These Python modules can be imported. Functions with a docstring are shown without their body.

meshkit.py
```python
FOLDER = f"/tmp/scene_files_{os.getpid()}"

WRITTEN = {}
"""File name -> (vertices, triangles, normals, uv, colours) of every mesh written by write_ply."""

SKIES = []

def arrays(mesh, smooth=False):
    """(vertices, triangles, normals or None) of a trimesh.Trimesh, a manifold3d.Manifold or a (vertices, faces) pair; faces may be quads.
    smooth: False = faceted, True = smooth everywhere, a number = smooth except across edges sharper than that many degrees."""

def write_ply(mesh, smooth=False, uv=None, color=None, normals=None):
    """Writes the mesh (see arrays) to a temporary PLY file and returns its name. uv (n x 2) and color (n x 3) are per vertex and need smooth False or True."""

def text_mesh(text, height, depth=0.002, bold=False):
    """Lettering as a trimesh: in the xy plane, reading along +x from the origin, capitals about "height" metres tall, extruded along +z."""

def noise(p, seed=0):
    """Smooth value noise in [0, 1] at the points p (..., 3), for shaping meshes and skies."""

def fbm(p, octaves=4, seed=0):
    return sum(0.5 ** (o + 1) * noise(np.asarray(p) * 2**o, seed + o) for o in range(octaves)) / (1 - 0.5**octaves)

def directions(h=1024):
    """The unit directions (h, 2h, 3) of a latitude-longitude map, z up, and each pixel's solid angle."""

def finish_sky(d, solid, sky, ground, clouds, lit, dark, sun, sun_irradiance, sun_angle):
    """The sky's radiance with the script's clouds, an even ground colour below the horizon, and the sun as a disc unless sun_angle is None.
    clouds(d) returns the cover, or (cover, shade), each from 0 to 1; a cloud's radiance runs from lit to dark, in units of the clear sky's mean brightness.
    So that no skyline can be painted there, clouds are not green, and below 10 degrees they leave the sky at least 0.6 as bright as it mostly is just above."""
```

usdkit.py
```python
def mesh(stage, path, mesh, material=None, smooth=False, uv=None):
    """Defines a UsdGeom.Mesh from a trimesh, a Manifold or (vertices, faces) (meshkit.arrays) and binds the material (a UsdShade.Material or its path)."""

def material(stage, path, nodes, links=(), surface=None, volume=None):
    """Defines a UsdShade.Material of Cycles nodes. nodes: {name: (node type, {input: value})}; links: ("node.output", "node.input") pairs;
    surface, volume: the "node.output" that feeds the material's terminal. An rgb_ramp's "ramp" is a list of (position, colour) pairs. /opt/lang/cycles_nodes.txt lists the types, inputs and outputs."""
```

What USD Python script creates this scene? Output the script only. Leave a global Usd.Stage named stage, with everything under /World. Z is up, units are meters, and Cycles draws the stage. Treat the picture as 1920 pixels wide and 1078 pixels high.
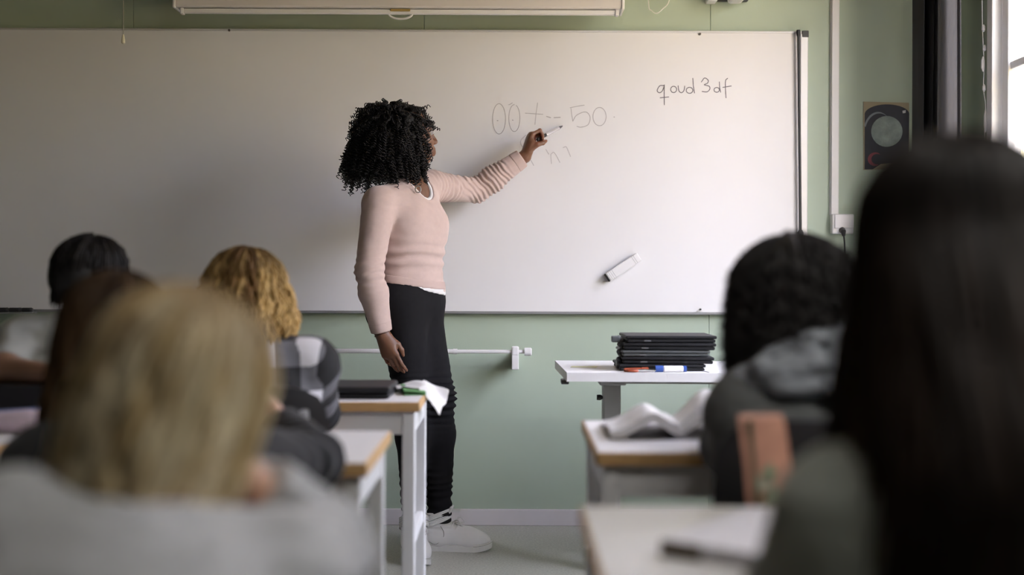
import math, numpy as np, trimesh, manifold3d, usdkit, meshkit
from pxr import Usd, UsdGeom, UsdLux, UsdShade, Gf, Sdf, Vt
from shapely.geometry import Polygon, Point, LineString

stage = Usd.Stage.CreateInMemory()
UsdGeom.SetStageUpAxis(stage, 'Z'); UsdGeom.SetStageMetersPerUnit(stage, 1.0)
world = UsdGeom.Xform.Define(stage, '/World')
UsdGeom.Scope.Define(stage, '/World/Looks')

# ------------------------------------------------------------------ camera, sky, exposure
FPX, CX, CY = 2250.0, 960.0, 512.0            # focal length in pixels, principal point
CAMZ, ROLL = 1.05, math.radians(0.25)
cam = UsdGeom.Camera.Define(stage, '/World/camera')
cam.CreateHorizontalApertureAttr(36.0); cam.CreateFocalLengthAttr(36.0 * FPX / 1920)
cam.CreateVerticalApertureOffsetAttr(-(539 - CY) * 36.0 / 1920)
cam.CreateFStopAttr(1.35); cam.CreateFocusDistanceAttr(4.55)
cam.CreateExposureAttr(1.2)
cam.AddTranslateOp().Set((0, 0, CAMZ)); cam.AddRotateXYZOp().Set((90, 0, 0)); cam.AddRotateZOp().Set(math.degrees(ROLL))

FILL_LAMP = 15.0  # strength of the added lamp over the pupils
SKY = (0.95, 0.945, 1.15)
usdkit.material(stage, '/World/Looks/sky', {
    'co': ('texture_coordinate', {}), 'sx': ('separate_xyz', {}),
    'rp': ('rgb_ramp', {'ramp': [(0.0, (0.25, 0.19, 0.10)), (0.49, (0.42, 0.32, 0.16)), (0.53, (0.80, 0.67, 0.42)), (0.66, SKY), (1.0, SKY)]}),
    'mr': ('map_range', {'from_min': -1.0, 'from_max': 1.0}),
    'bg': ('background_shader', {'strength': 5.0})},
    [('co.generated', 'sx.vector'), ('sx.z', 'mr.value'), ('mr.result', 'rp.fac'), ('rp.color', 'bg.color')], surface='bg.background')
dome = UsdLux.DomeLight.Define(stage, '/World/sky')
dome.CreateIntensityAttr(1.0)
UsdShade.MaterialBindingAPI.Apply(dome.GetPrim()).Bind(UsdShade.Material.Get(stage, '/World/Looks/sky'))

# ------------------------------------------------------------------ helpers
def P(px, py, y):
    "the point at depth y that the photograph shows at pixel (px, py)"
    u, v = px - CX, CY - py
    c, s = math.cos(ROLL), math.sin(ROLL)
    u, v = c * u - s * v, s * u + c * v
    return np.array([u / FPX * y, y, CAMZ + v / FPX * y])

_mats = {}
def mat(name, color, rough=0.5, var=0.0, scale=8.0, bump=0.0, bscale=60.0, bdist=0.002, stretch=None, attr=None, **kw):
    "principled with optional noise variation, bump and vertex colour"
    if name in _mats: return _mats[name]
    n = {'p': ('principled_bsdf', {'base_color': color, 'roughness': rough, **kw})}
    L = []
    if var or bump:
        n['co'] = ('texture_coordinate', {}); n['mp'] = ('mapping', {'scale': stretch or (1, 1, 1)})
        L.append(('co.object', 'mp.vector'))
    if attr:
        n['at'] = ('attribute', {'attribute': attr})
        L.append(('at.color', 'p.base_color'))
    elif var:
        n['ns'] = ('noise_texture', {'scale': scale, 'detail': 5.0, 'roughness': 0.6})
        c = np.array(color)
        n['rp'] = ('rgb_ramp', {'ramp': [(0.25, tuple(np.clip(c * (1 - var), 0, 1))), (0.75, tuple(np.clip(c * (1 + var), 0, 1)))]})
        L += [('mp.vector', 'ns.vector'), ('ns.fac', 'rp.fac'), ('rp.color', 'p.base_color')]
    if bump:
        n['nb'] = ('noise_texture', {'scale': bscale, 'detail': 3.0})
        n['bp'] = ('bump', {'strength': bump, 'distance': bdist})
        L += [('mp.vector', 'nb.vector'), ('nb.fac', 'bp.height'), ('bp.normal', 'p.normal')]
    _mats[name] = usdkit.material(stage, '/World/Looks/' + name, n, L, surface='p.BSDF')
    return _mats[name]

_used = {}
def path_for(name, parent=None):
    base = str(parent.GetPath()) if parent else '/World'
    k = _used.get((base, name), 0); _used[(base, name)] = k + 1
    return f'{base}/{name}' if k == 0 else f'{base}/{name}_{k:03d}'
def thing(name, label, cat, loc=(0, 0, 0), rotz=0, group=None):
    x = UsdGeom.Xform.Define(stage, path_for(name))
    x.AddTranslateOp().Set(tuple(map(float, loc))); x.AddRotateZOp().Set(float(rotz))
    o = x.GetPrim(); tag(o, label, cat, group); return o
def tag(o, label=None, cat=None, group=None, kind=None):
    for k, v in (('label', label), ('category', cat), ('group', group), ('kind', kind)):
        if v: o.SetCustomDataByKey(k, v)
    return o
def obj(name, mesh, m, parent=None, smooth=False, color=None):
    if isinstance(mesh, (list,)): mesh = cat(mesh)
    if color is not None:
        v, f = mesh
        u = usdkit.mesh(stage, path_for(name, parent), (v, f), m, smooth=True)
        UsdGeom.PrimvarsAPI(u).CreatePrimvar('tint', Sdf.ValueTypeNames.Color3fArray, 'vertex').Set(Vt.Vec3fArray.FromNumpy(np.asarray(color, np.float32)))
        return u.GetPrim()
    return usdkit.mesh(stage, path_for(name, parent), mesh, m, smooth=smooth).GetPrim()
def struct(name, mesh, m, label=None, parent=None, smooth=False):
    o = obj(name, mesh, m, parent, smooth)
    if parent is None: tag(o, label, None, None, 'structure')
    return o
def cat(ms):
    ms = [trimesh.Trimesh(*meshkit.arrays(m)[:2], process=False) for m in ms]
    return trimesh.util.concatenate(ms)
def box(x0, y0, z0, x1, y1, z1, r=0.0):
    "a box, its edges rounded by r"
    lo, hi = np.minimum([x0, y0, z0], [x1, y1, z1]), np.maximum([x0, y0, z0], [x1, y1, z1])
    if r <= 0:
        m = trimesh.creation.box(hi - lo); m.apply_translation((lo + hi) / 2); return m
    r = min(r, (hi - lo).min() * 0.49)
    pts = []
    for sx in (0, 1):
        for sy in (0, 1):
            for sz in (0, 1):
                c = np.where([sx, sy, sz], hi - r, lo + r); d = np.where([sx, sy, sz], 1, -1)
                for e in ((1, 0, 0), (0, 1, 0), (0, 0, 1), (.577, .577, .577), (.707, .707, 0), (.707, 0, .707), (0, .707, .707)):
                    pts.append(c + r * d * np.array(e))
    return trimesh.Trimesh(np.array(pts)).convex_hull
def xf(m, loc=(0, 0, 0), rot=(0, 0, 0)):
    m = trimesh.Trimesh(*meshkit.arrays(m)[:2], process=False)
    T = trimesh.transformations.euler_matrix(*np.radians(rot)); T[:3, 3] = loc
    m.apply_transform(T); return m
def tube(pts, r, sides=8, closed=False, flat=None):
    "a swept tube through pts; r one radius or one per point"
    p = np.asarray(pts, float); n = len(p); r = np.broadcast_to(np.asarray(r, float), (n,))
    t = np.gradient(p, axis=0) if not closed else np.roll(p, -1, 0) - np.roll(p, 1, 0)
    t /= np.maximum(np.linalg.norm(t, axis=1, keepdims=True), 1e-12)
    a = np.array([0, 0, 1.0]) if abs(t[0, 2]) < 0.9 else np.array([1.0, 0, 0])
    us = []
    for k in range(n):
        a = a - t[k] * (a @ t[k]); a /= max(np.linalg.norm(a), 1e-9); us.append(a.copy())
    us = np.array(us); ws = np.cross(t, us)
    th = np.arange(sides) / sides * 2 * np.pi
    V = p[:, None] + r[:, None, None] * (np.cos(th)[None, :, None] * us[:, None] + np.sin(th)[None, :, None] * ws[:, None])
    V = V.reshape(-1, 3); F = []
    for k in range(n if closed else n - 1):
        for j in range(sides):
            a0, a1 = k * sides + j, k * sides + (j + 1) % sides
            b0, b1 = (k + 1) % n * sides + j, (k + 1) % n * sides + (j + 1) % sides
            F += [(a0, a1, b1), (a0, b1, b0)]
    if not closed:
        for e, k in ((0, 0), (1, n - 1)):
            c = len(V); V = np.vstack([V, p[k]])
            for j in range(sides):
                q = (k * sides + (j + 1) % sides, k * sides + j, c)
                F.append(q if e == 0 else q[::-1])
    return trimesh.Trimesh(V, np.array(F), process=False)
def rod(a, b, r, sides=16): return tube([a, b], r, sides)
def spline(pts, n=24):
    "Catmull-Rom through pts"
    p = np.asarray(pts, float); p = np.vstack([2 * p[0] - p[1], p, 2 * p[-1] - p[-2]])
    t = np.linspace(0, len(p) - 3 - 1e-6, n); i = t.astype(int); f = (t - i)[:, None]
    a, b, c, d = p[i], p[i + 1], p[i + 2], p[i + 3]
    return .5 * (2 * b + (c - a) * f + (2 * a - 5 * b + 4 * c - d) * f**2 + (3 * b - a - 3 * c + d) * f**3)
def prism(poly, h, axis='z', at=0.0):
    m = trimesh.creation.extrude_polygon(poly if isinstance(poly, Polygon) else Polygon(poly), h, engine='earcut')
    if axis == 'y':   # polygon (x, z) extruded along +y
        m.vertices = m.vertices[:, [0, 2, 1]]; m.faces = m.faces[:, ::-1]; m.vertices[:, 1] += at
    elif axis == 'x':  # polygon (y, z) extruded along +x
        m.vertices = m.vertices[:, [2, 0, 1]]; m.vertices[:, 0] += at
    else: m.vertices[:, 2] += at
    return m

# ------------------------------------------------------------------ the room
WALL, RX, LX, BY, CZ = 5.0, 1.78, -4.3, -2.6, 2.95
green = mat('green_wall', (0.42, 0.50, 0.395), 0.55, var=0.05, scale=1.5, bump=0.15, bscale=250)
white_paint = mat('white_paint', (0.78, 0.77, 0.76), 0.4)
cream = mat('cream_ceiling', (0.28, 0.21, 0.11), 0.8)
floor_m = mat('grey_linoleum', (0.40, 0.40, 0.355), 0.45, var=0.28, scale=120, stretch=(1, 1, 1))
struct('floor', box(LX - .3, BY - .3, -.1, RX + .3, WALL + .3, 0), floor_m, 'grey speckled linoleum classroom floor')
struct('ceiling', box(LX - .3, BY - .3, CZ, RX + .3, WALL + .3, CZ + .1), cream, 'plain pale ceiling above the classroom')
# front wall: painted boards with narrow joints, on a backing
wf = thing('wall_front', 'pale green painted wall behind the whiteboard', None, (0, 0, 0)); tag(wf, kind='structure')
obj('backing', box(LX - .3, WALL + .012, -.1, RX + .3, WALL + .2, CZ + .1), mat('joint_green', (0.10, 0.13, 0.09), 0.7), wf)
seams = [LX - .3] + [P(px, 30, WALL)[0] for px in (-950, -350, 250, 795, 1332)] + [RX + .3]
for a, b in zip(seams[:-1], seams[1:]):
    obj('wall_panel', box(a + .0006, WALL, 0, b - .0006, WALL + .03, CZ, .002), green, wf)
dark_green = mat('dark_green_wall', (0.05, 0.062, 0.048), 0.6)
struct('wall_left', box(LX - .2, BY - .2, 0, LX, WALL, CZ), dark_green, 'green wall at the far left of the classroom')
struct('wall_back', box(LX, BY - .2, 0, RX, BY, CZ), dark_green, 'green wall at the back of the classroom')
# window wall: piers, sill wall, lintel
WZ0, WZ1, WT = 0.88, 2.66, 0.10
wins = [(2.66, 4.45)]
parts, y = [], WALL
for a, b in wins:
    parts.append(box(RX, b, 0, RX + WT, y, CZ)); y = a
    parts += [box(RX, a, 0, RX + WT, b, WZ0), box(RX, a, WZ1, RX + WT, b, CZ)]
parts.append(box(RX, BY, 0, RX + WT, y, CZ))
struct('wall_right', parts, green, 'green window wall at the right of the classroom')
pane_m = usdkit.material(stage, '/World/Looks/pane', {'t': ('transparent_bsdf', {'color': (0.97, 0.98, 0.98)}), 'g': ('glossy_bsdf', {'roughness': 0.02, 'color': (1, 1, 1)}), 'w': ('layer_weight', {'blend': 0.5}), 'q': ('math', {'math_type': 'power', 'value2': 4.0}), 'f': ('math', {'math_type': 'multiply_add', 'value2': 0.6, 'value3': 0.04, 'use_clamp': True}), 'm': ('mix_closure', {})},
                         [('w.facing', 'q.value1'), ('q.value', 'f.value1'), ('f.value', 'm.fac'), ('t.BSDF', 'm.closure1'), ('g.BSDF', 'm.closure2')], surface='m.closure')
win_white = mat('window_white', (0.82, 0.82, 0.82), 0.35)
for k, (a, b) in enumerate(wins):
    w = thing(f'window_{k+1}', None, None); tag(w, ['white framed window beside the grey curtain', 'narrow white framed window beside the front row of pupils', 'white framed window towards the back of the classroom'][k], kind='structure')
    xi = RX + .015
    def fr(y0, z0, y1, z1, x0, x1): return box(x0, y0, z0, x1, y1, z1, .004)
    obj('casing', [fr(b - .02, WZ0, b + .03, WZ1 + .03, RX - .012, RX + .03), fr(a - .03, WZ0, a + .02, WZ1 + .03, RX - .012, RX + .03), fr(a - .03, WZ1 - .02, b + .03, WZ1 + .03, RX - .012, RX + .03)], win_white, w)
    obj('window_sill', box(RX - .12, a - .05, WZ0 - .03, RX + .06, b + .05, WZ0, .006), win_white, w)
    mid = (a + b) / 2
    for (s0, s1) in ((mid + .0, b - .02), (a + .02, mid - .0)):
        obj('sash', [fr(s1 - .055, WZ0, s1, WZ1, xi + .01, xi + .06), fr(s0, WZ0, s0 + .055, WZ1, xi + .01, xi + .06), fr(s0, WZ0, s1, WZ0 + .06, xi + .01, xi + .06), fr(s0, WZ1 - .06, s1, WZ1, xi + .01, xi + .06)], win_white, w)
        obj('glazing_bar', fr(s0 + .05, 1.80, s1 - .05, 1.83, xi + .02, xi + .05), win_white, w)
        obj('pane', box(xi + .034, s0 + .05, WZ0 + .055, xi + .038, s1 - .05, WZ1 - .055), pane_m, w)
struct('baseboard_front', box(LX, WALL - .014, 0, RX, WALL, .068, .004), mat('baseboard_white', (0.70, 0.66, 0.67), 0.45), 'white skirting board under the green wall')
struct('baseboard_right', box(RX - .014, BY, 0, RX, WALL - .014, .068, .004), mat('baseboard_white', None), 'white skirting board under the windows')
# unseen ceiling lamp, added to light the pupils without brightening the board
for k, lx in enumerate((1.12,)):
    cl = thing('added_ceiling_lamp', 'added unseen ceiling lamp that lights the pupils in the right back rows', 'ceiling lamp', (lx, .75, 0))
    obj('housing', [box(-.62, -.17, CZ - .06, .62, -.15, CZ, .003), box(-.62, .15, CZ - .06, .62, .17, CZ, .003), box(-.62, -.17, CZ - .06, -.60, .17, CZ, .003), box(.60, -.17, CZ - .06, .62, .17, CZ, .003)], white_paint, cl)
    obj('diffuser', box(-.60, -.15, CZ - .045, .60, .15, CZ - .03), usdkit.material(stage, '/World/Looks/fill_lamp_diffuser', {'e': ('emission', {'color': (1.0, .97, .93), 'strength': FILL_LAMP})}, surface='e.emission'), cl)
# the ground outside, seen only as bounced daylight
struct('ground_outside', box(RX + .6, -30, -3.2, 60, 40, -3.0), mat('pale_gravel', (0.42, 0.31, 0.14), 0.9, var=.1, scale=.5), 'pale gravel yard outside the windows')

# ------------------------------------------------------------------ on the front wall
board_white = mat('board_enamel', (0.76, 0.75, 0.755), 0.32, specular_ior_level=0.35)
alu = mat('aluminium', (0.66, 0.65, 0.66), 0.35, metallic=0.3)
black_plastic = mat('black_plastic', (0.022, 0.022, 0.024), 0.42)
dark_grey = mat('dark_grey_plastic', (0.06, 0.06, 0.062), 0.5)
white_plastic = mat('white_plastic', (0.76, 0.75, 0.75), 0.35)
YB = 4.972                                     # face of the board
def bp(px, py): return P(px, py, YB)
tl, br = P(-560, 57, YB), P(1510, 587, YB)
bx0, bx1, bz0, bz1 = tl[0], br[0], P(960, 585, YB)[2], P(960, 59, YB)[2]
wb = thing('whiteboard', 'wide white enamel whiteboard with faint grey handwriting on the green wall', 'whiteboard', (0, 0, 0))
obj('board_panel', box(bx0, YB, bz0, bx1, WALL - .001, bz1, .002), board_white, wb)
obj('frame_strip', box(bx1 - .026, YB - .006, bz0, bx1 + .006, WALL - .001, bz1 - .004, .003), alu, wb)
obj('frame_strip', box(bx0, YB - .003, bz1 - .003, bx1, WALL - .001, bz1 + .006, .002), alu, wb)
obj('frame_strip', box(bx0, YB - .004, bz0 - .008, bx1, WALL - .001, bz0 + .003, .002), mat('tray_grey', (0.30, 0.30, 0.30), 0.4, metallic=0.5), wb)
obj('pen_tray', box(bx0, YB - .05, bz0 - .014, P(70, 580, YB)[0], YB, bz0 - .008, .002), mat('tray_grey', None), wb)
for px in (430, 1312):
    q = bp(px, 64 if px > 1000 else 57)
    obj('screw_head', xf(trimesh.creation.cylinder(.005, .006, sections=16), (q[0], YB - .002, q[2]), (90, 0, 0)), mat('screw', (0.08, 0.07, 0.06), 0.4), wb)
obj('corner_cap', box(bx1 - .02, YB - .008, bz1 - .02, bx1 + .008, YB + .01, bz1 + .008, .003), dark_grey, wb)
# handwriting: flat strokes of dry ink
def ell_pts(cx, cy, rx, ry, a0=0, a1=360, n=28):
    t = np.radians(np.linspace(a0, a1, n)); return [(cx + rx * math.cos(a), cy + ry * math.sin(a)) for a in t]
def c8(pts): return [(880 + x / 3.5556, 130 + y / 3.5556) for x, y in pts]
def c5(pts): return [(940 + x / 8.986, 200 + y / 8.986) for x, y in pts]
ink_dark, ink_mid, ink_faint = (mat('ink_dark', (0.14, 0.13, 0.15), 0.6), mat('ink_mid', (0.42, 0.40, 0.41), 0.6), mat('ink_faint', (0.50, 0.48, 0.49), 0.6))
def stroke(pts, w):
    p = spline(np.array([bp(*q) for q in pts]), max(8, 5 * len(pts)))[:, [0, 2]]
    g = LineString(p).buffer(w / 2, quad_segs=3).simplify(.0003)
    polys = getattr(g, 'geoms', [g])
    return cat([prism(q, .0006, 'y', YB - .0006) for q in polys])
def write(strokes, m, w=.0032, label=None): return tag(obj('handwriting', [stroke(s, w) for s in strokes], m, wb), label)
write([c8(s) for s in (
    [(1300, 108), (1270, 110), (1252, 140), (1265, 156), (1285, 146), (1299, 115)], [(1300, 104), (1299, 170), (1300, 236)], [(1272, 190), (1300, 187), (1329, 184)],
    ell_pts(1362, 134, 20, 21, -80, 290), [(1392, 110), (1397, 143), (1413, 156), (1430, 143), (1436, 112)],
    ell_pts(1468, 140, 22, 20, -60, 300), [(1490, 60), (1493, 110), (1501, 158)])], ink_dark, .0034, 'dark grey handwriting reading qoud')
write([c8(s) for s in (
    [(1547, 84), (1568, 58), (1592, 72), (1588, 92), (1566, 103), (1598, 112), (1603, 132), (1585, 150), (1552, 148)],
    ell_pts(1649, 137, 18, 16, -60, 300), [(1667, 84), (1668, 120), (1675, 152)], [(1722, 60), (1708, 76), (1707, 130), (1711, 190)], [(1690, 120), (1718, 116), (1746, 111)])], ink_dark, .0034, 'dark grey handwriting reading 3df')
write([c8(s) for s in (ell_pts(198, 330, 43, 101, -75, 285), ell_pts(300, 325, 37, 90, -70, 270), [(262, 236), (274, 232), (287, 224)], [(372, 292), (430, 296), (490, 300)], [(455, 224), (444, 300), (437, 368)])], ink_mid, .0026, 'thin grey handwriting reading 00 and a plus sign')
write([c8(s) for s in ([(186, 342), (190, 342)], [(288, 338), (291, 340)], [(515, 314), (541, 322)], [(565, 322), (606, 320)], [(964, 318), (968, 318)])], ink_mid, .004)
write([c8(s) for s in ([(672, 256), (720, 246), (766, 239)], [(678, 262), (683, 305), (690, 346)], [(690, 346), (715, 306), (775, 284), (805, 318), (792, 368), (745, 386), (718, 380)], ell_pts(868, 315, 44, 61, -70, 300))], ink_mid, .0028, 'thin grey handwriting reading 50')
for g_ in ([c8([(377, 440), (347, 468), (344, 500), (366, 530)])], [c5([(500, 905), (520, 945), (545, 990)])], [c5([(752, 720), (775, 765), (800, 800)])], [c5([(835, 800), (838, 880), (846, 960)]), c5([(838, 800), (880, 768), (930, 830), (985, 940)])], [c5([(1040, 690), (1090, 676), (1125, 740), (1165, 840)])]):
    write(g_, ink_faint, .0032, 'faint rubbed grey handwriting under the hand')

# things on or beside the board
def along(p, q): return math.degrees(math.atan2(q[2] - p[2], q[0] - p[0]))
ps = thing('pointer_stick', 'long thin black pointer hanging down the right edge of the whiteboard', 'pointer', (0, 0, 0))
a, b = P(1497, 58, YB - .02), P(1501, 440, YB - .02)
obj('shaft', rod(a, b, .0058), black_plastic, ps); obj('cap', tube([a + [0, 0, .004], a - [0, 0, .004], a - [0, 0, .022]], [.0075, .009, .0075], 14), black_plastic, ps)
obj('handle', tube([b + [0, 0, .02], b + [0, 0, .008], b - [0, 0, .03], b - [0, 0, .036]], [.007, .0125, .0125, .006], 14), dark_grey, ps)
er = thing('board_eraser', 'white striped magnetic eraser stuck tilted on the whiteboard', 'eraser', (0, 0, 0))
a, b = bp(1139, 520), bp(1193, 484); ang = along(a, b); L = np.linalg.norm(b - a)
def eb(x0, x1, y0, y1, w, m, name, r=.003):
    obj(name, xf(box(x0, y0, -w / 2, x1, y1, w / 2, r), ((a[0] + b[0]) / 2, YB, (a[2] + b[2]) / 2), (0, -ang, 0)), m, er)
eb(-L / 2 - .004, L / 2 + .004, -.010, -.0006, .036, mat('black_felt', (.012, .012, .013), .9), 'felt_pad')
eb(-L / 2, L / 2 + .012, -.030, -.010, .037, white_plastic, 'grip')
eb(-L / 2 - .0055, -L / 2 + .001, -.029, -.002, .0365, mat('black_felt', None), 'end_face', .002)
for t in (-.47, -.42, -.36, -.30, .38, .44): eb(t * L, t * L + .0012, -.0306, -.028, .036, mat('line_grey', (.35, .35, .37), .5), 'stripe', .0003)
for k, (px, py, w) in enumerate(((8, 576, 16), (30, 577, 22), (52, 576, 18))):
    q = P(px, py, YB - .02)
    o = thing('marker_pen', ['black marker at the left edge of the photo on the board tray', 'middle black marker on the tray under the whiteboard', 'black marker nearest the left students head on the board tray'][k], 'marker', (0, 0, 0), group='markers on the board tray')
    z = bz0 - .008 + .009
    obj('barrel', tube([(q[0] - w * .0011, YB - .025, z), (q[0] + w * .0006, YB - .022, z)], .009, 12), black_plastic, o)
    obj('cap', tube([(q[0] + w * .0006, YB - .022, z), (q[0] + w * .0009, YB - .0215, z), (q[0] + w * .0012, YB - .021, z)], [.0096, .0096, .007], 12), dark_grey, o)
q = bp(1313, 581); mg = thing('board_magnet', 'tiny dark magnet with white foot low on the whiteboard', 'magnet', (q[0], YB, q[2]))
obj('magnet_body', xf(trimesh.creation.cylinder(.004, .008, sections=14), (0, -.004, .002), (90, 0, 0)), black_plastic, mg); obj('foot', box(-.012, -.005, -.006, .010, 0, -.001, .001), white_plastic, mg)

# projection screen case above the board
sc = thing('projection_screen', 'long white rolled up projection screen case above the whiteboard', 'projection screen', (0, 0, 0))
YS = 4.80; s0, s1 = P(326, 9, YS), P(1168, 20, YS); zs = (s0[2] + s1[2]) / 2
case_m = mat('screen_case', (0.70, 0.66, 0.64), 0.4)
tilt = math.degrees(math.atan2(-.004, 1))
obj('case', box(s0[0], YS, zs, s1[0], YS + .12, zs + .13, .008), case_m, sc)
obj('bottom_bar', box(s0[0] + .03, YS + .012, zs - .022, s1[0] - .02, YS + .032, zs - .003, .004), white_plastic, sc)
for x in (s0[0], s1[0]): obj('end_cap', box(x - .006, YS - .004, zs - .004, x + .006, YS + .124, zs + .134, .004), white_plastic, sc)
for x in (s0[0] + .03, s1[0] - .022): obj('bar_end', box(x - .008, YS + .008, zs - .026, x + .006, YS + .036, zs - .001, .003), white_plastic, sc)
h = P(750, 20, YS); hw = .048
obj('pull_handle', tube([(h[0] + hw * math.cos(t), YS + .022, zs - .018 - .022 * math.sin(t)) for t in np.linspace(0, math.pi, 15)], .0042, 10), white_plastic, sc)
obj('handle_plate', box(h[0] - .04, YS + .009, zs - .012, h[0] + .04, YS + .02, zs - .002, .002), mat('ochre_label', (.42, .30, .10), .5), sc)
for x in (s0[0] + .2, s1[0] - .2): obj('bracket', box(x - .03, YS + .1, zs + .08, x + .03, WALL - .001, zs + .15, .004), white_plastic, sc)
cd = thing('pull_cord', 'thin pull cord with pale bead hanging before the left of the board', 'cord', (0, 0, 0))
q = P(231, 72, 4.75); obj('cord', rod((q[0] - .002, q[1], CZ), (q[0], q[1], q[2] + .01), .0016, 6), mat('cord_grey', (.32, .32, .27), .7), cd)
obj('bead', tube([q + [0, 0, d] for d in (.016, .010, -.006, -.018, -.022)], [.0022, .0045, .0075, .0075, .003], 12), mat('bead_cream', (.80, .76, .60), .4), cd)
lc = thing('loop_cord', 'thin white looped cord hanging at the upper right of the screen case', 'cord', (0, 0, 0))
pts = [P(x, y, 4.97) for x, y in ((1215, -70), (1216, 8), (1222, 20), (1231, 25), (1242, 17), (1255, -2), (1258, -70))]
obj('cord', tube(spline(pts, 30), .0022, 6), mat('cord_white', (.72, .72, .66), .6), lc)
wl = thing('wall_fitting', 'pale wall lamp fitting cut by the top edge above the board', 'wall lamp', (0, 0, 0))
q = P(1380, 3, 4.93); obj('back_plate', box(q[0] - .07, 4.97, q[2] + .012, q[0] + .06, WALL - .001, q[2] + .14, .006), dark_grey, wl)
obj('shade', [box(q[0] - .03, 4.88, q[2] - .002, q[0] + .03, 4.972, q[2] + .12, .012)], white_plastic, wl); obj('bracket', box(q[0] - .115, 4.93, q[2] + .004, q[0] - .075, WALL - .001, q[2] + .03, .004), white_plastic, wl)

# cable trunking, socket, lead
tk = thing('cable_trunking', 'vertical white cable trunking on the green wall right of the whiteboard', 'cable trunking', (0, 0, 0))
a, b = P(1556, 403, WALL), P(1570, 403, WALL)
obj('cover', box(a[0], WALL - .022, a[2], b[0], WALL - .001, CZ - .002, .003), white_plastic, tk); obj('base', box(a[0] - .003, WALL - .008, a[2], b[0] + .003, WALL - .001, CZ - .002), white_plastic, tk)
so = thing('power_socket', 'white wall socket box at the foot of the cable trunking', 'power socket', (0, 0, 0))
a, b = P(1556, 402, WALL), P(1596, 439, WALL)
obj('socket_box', box(a[0], WALL - .040, b[2], b[0], WALL - .001, a[2], .005), white_plastic, so)
obj('cover_plate', box(a[0] + .008, WALL - .047, b[2] + .022, b[0] - .001, WALL - .039, a[2] - .001, .004), white_plastic, so)
pl = thing('power_lead', 'black plug and lead hanging from the white wall socket', 'cable', (0, 0, 0))
q = P(1580, 434, WALL - .05)
obj('plug', tube([q + [0, .03, .006], q + [0, .005, .006], q + [0, -.012, 0], q + [.001, -.014, -.02]], [.013, .013, .011, .006], 12), black_plastic, pl)
obj('lead', tube(spline([q + [.001, -.014, -.015], q + [.006, -.01, -.06], q + [.014, .02, -.16], q + [.01, .035, -.5], q + [.03, .035, -.86]], 30), .0035, 8), black_plastic, pl)

# poster: a dark card with a round moon and a red crescent
po = thing('wall_poster', 'small dark poster with pale round moon and red crescent right of trunking', 'poster', (0, 0, 0))
def pp(cx, cy): return P(1450 + cx / 2.2468, cy / 2.2468, WALL - .004)
def pplate(pts, y0, y1, m, name): obj(name, prism([tuple(pp(*q)[[0, 2]]) for q in pts], y1 - y0, 'y', y0), m, po)
pplate([(379, 428), (571, 433), (573, 712), (380, 716)], WALL - .006, WALL - .001, mat('poster_card', (.34, .29, .19), .7), 'card')
pplate([(384, 714), (384, 480)] + [(384 + 94 - 94 * math.cos(t), 482 - 42 * math.sin(t)) for t in np.linspace(.1, 3.04, 18)] + [(569, 640), (572, 680), (452, 692), (418, 714)], WALL - .0072, WALL - .006, mat('poster_navy', (.010, .013, .026), .5, var=.4, scale=30), 'dark_sky')
pplate(ell_pts(477, 554, 66, 65)[:-1], WALL - .0084, WALL - .0072, mat('poster_moon', (.22, .27, .25), .6, var=.35, scale=22), 'moon')
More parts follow.
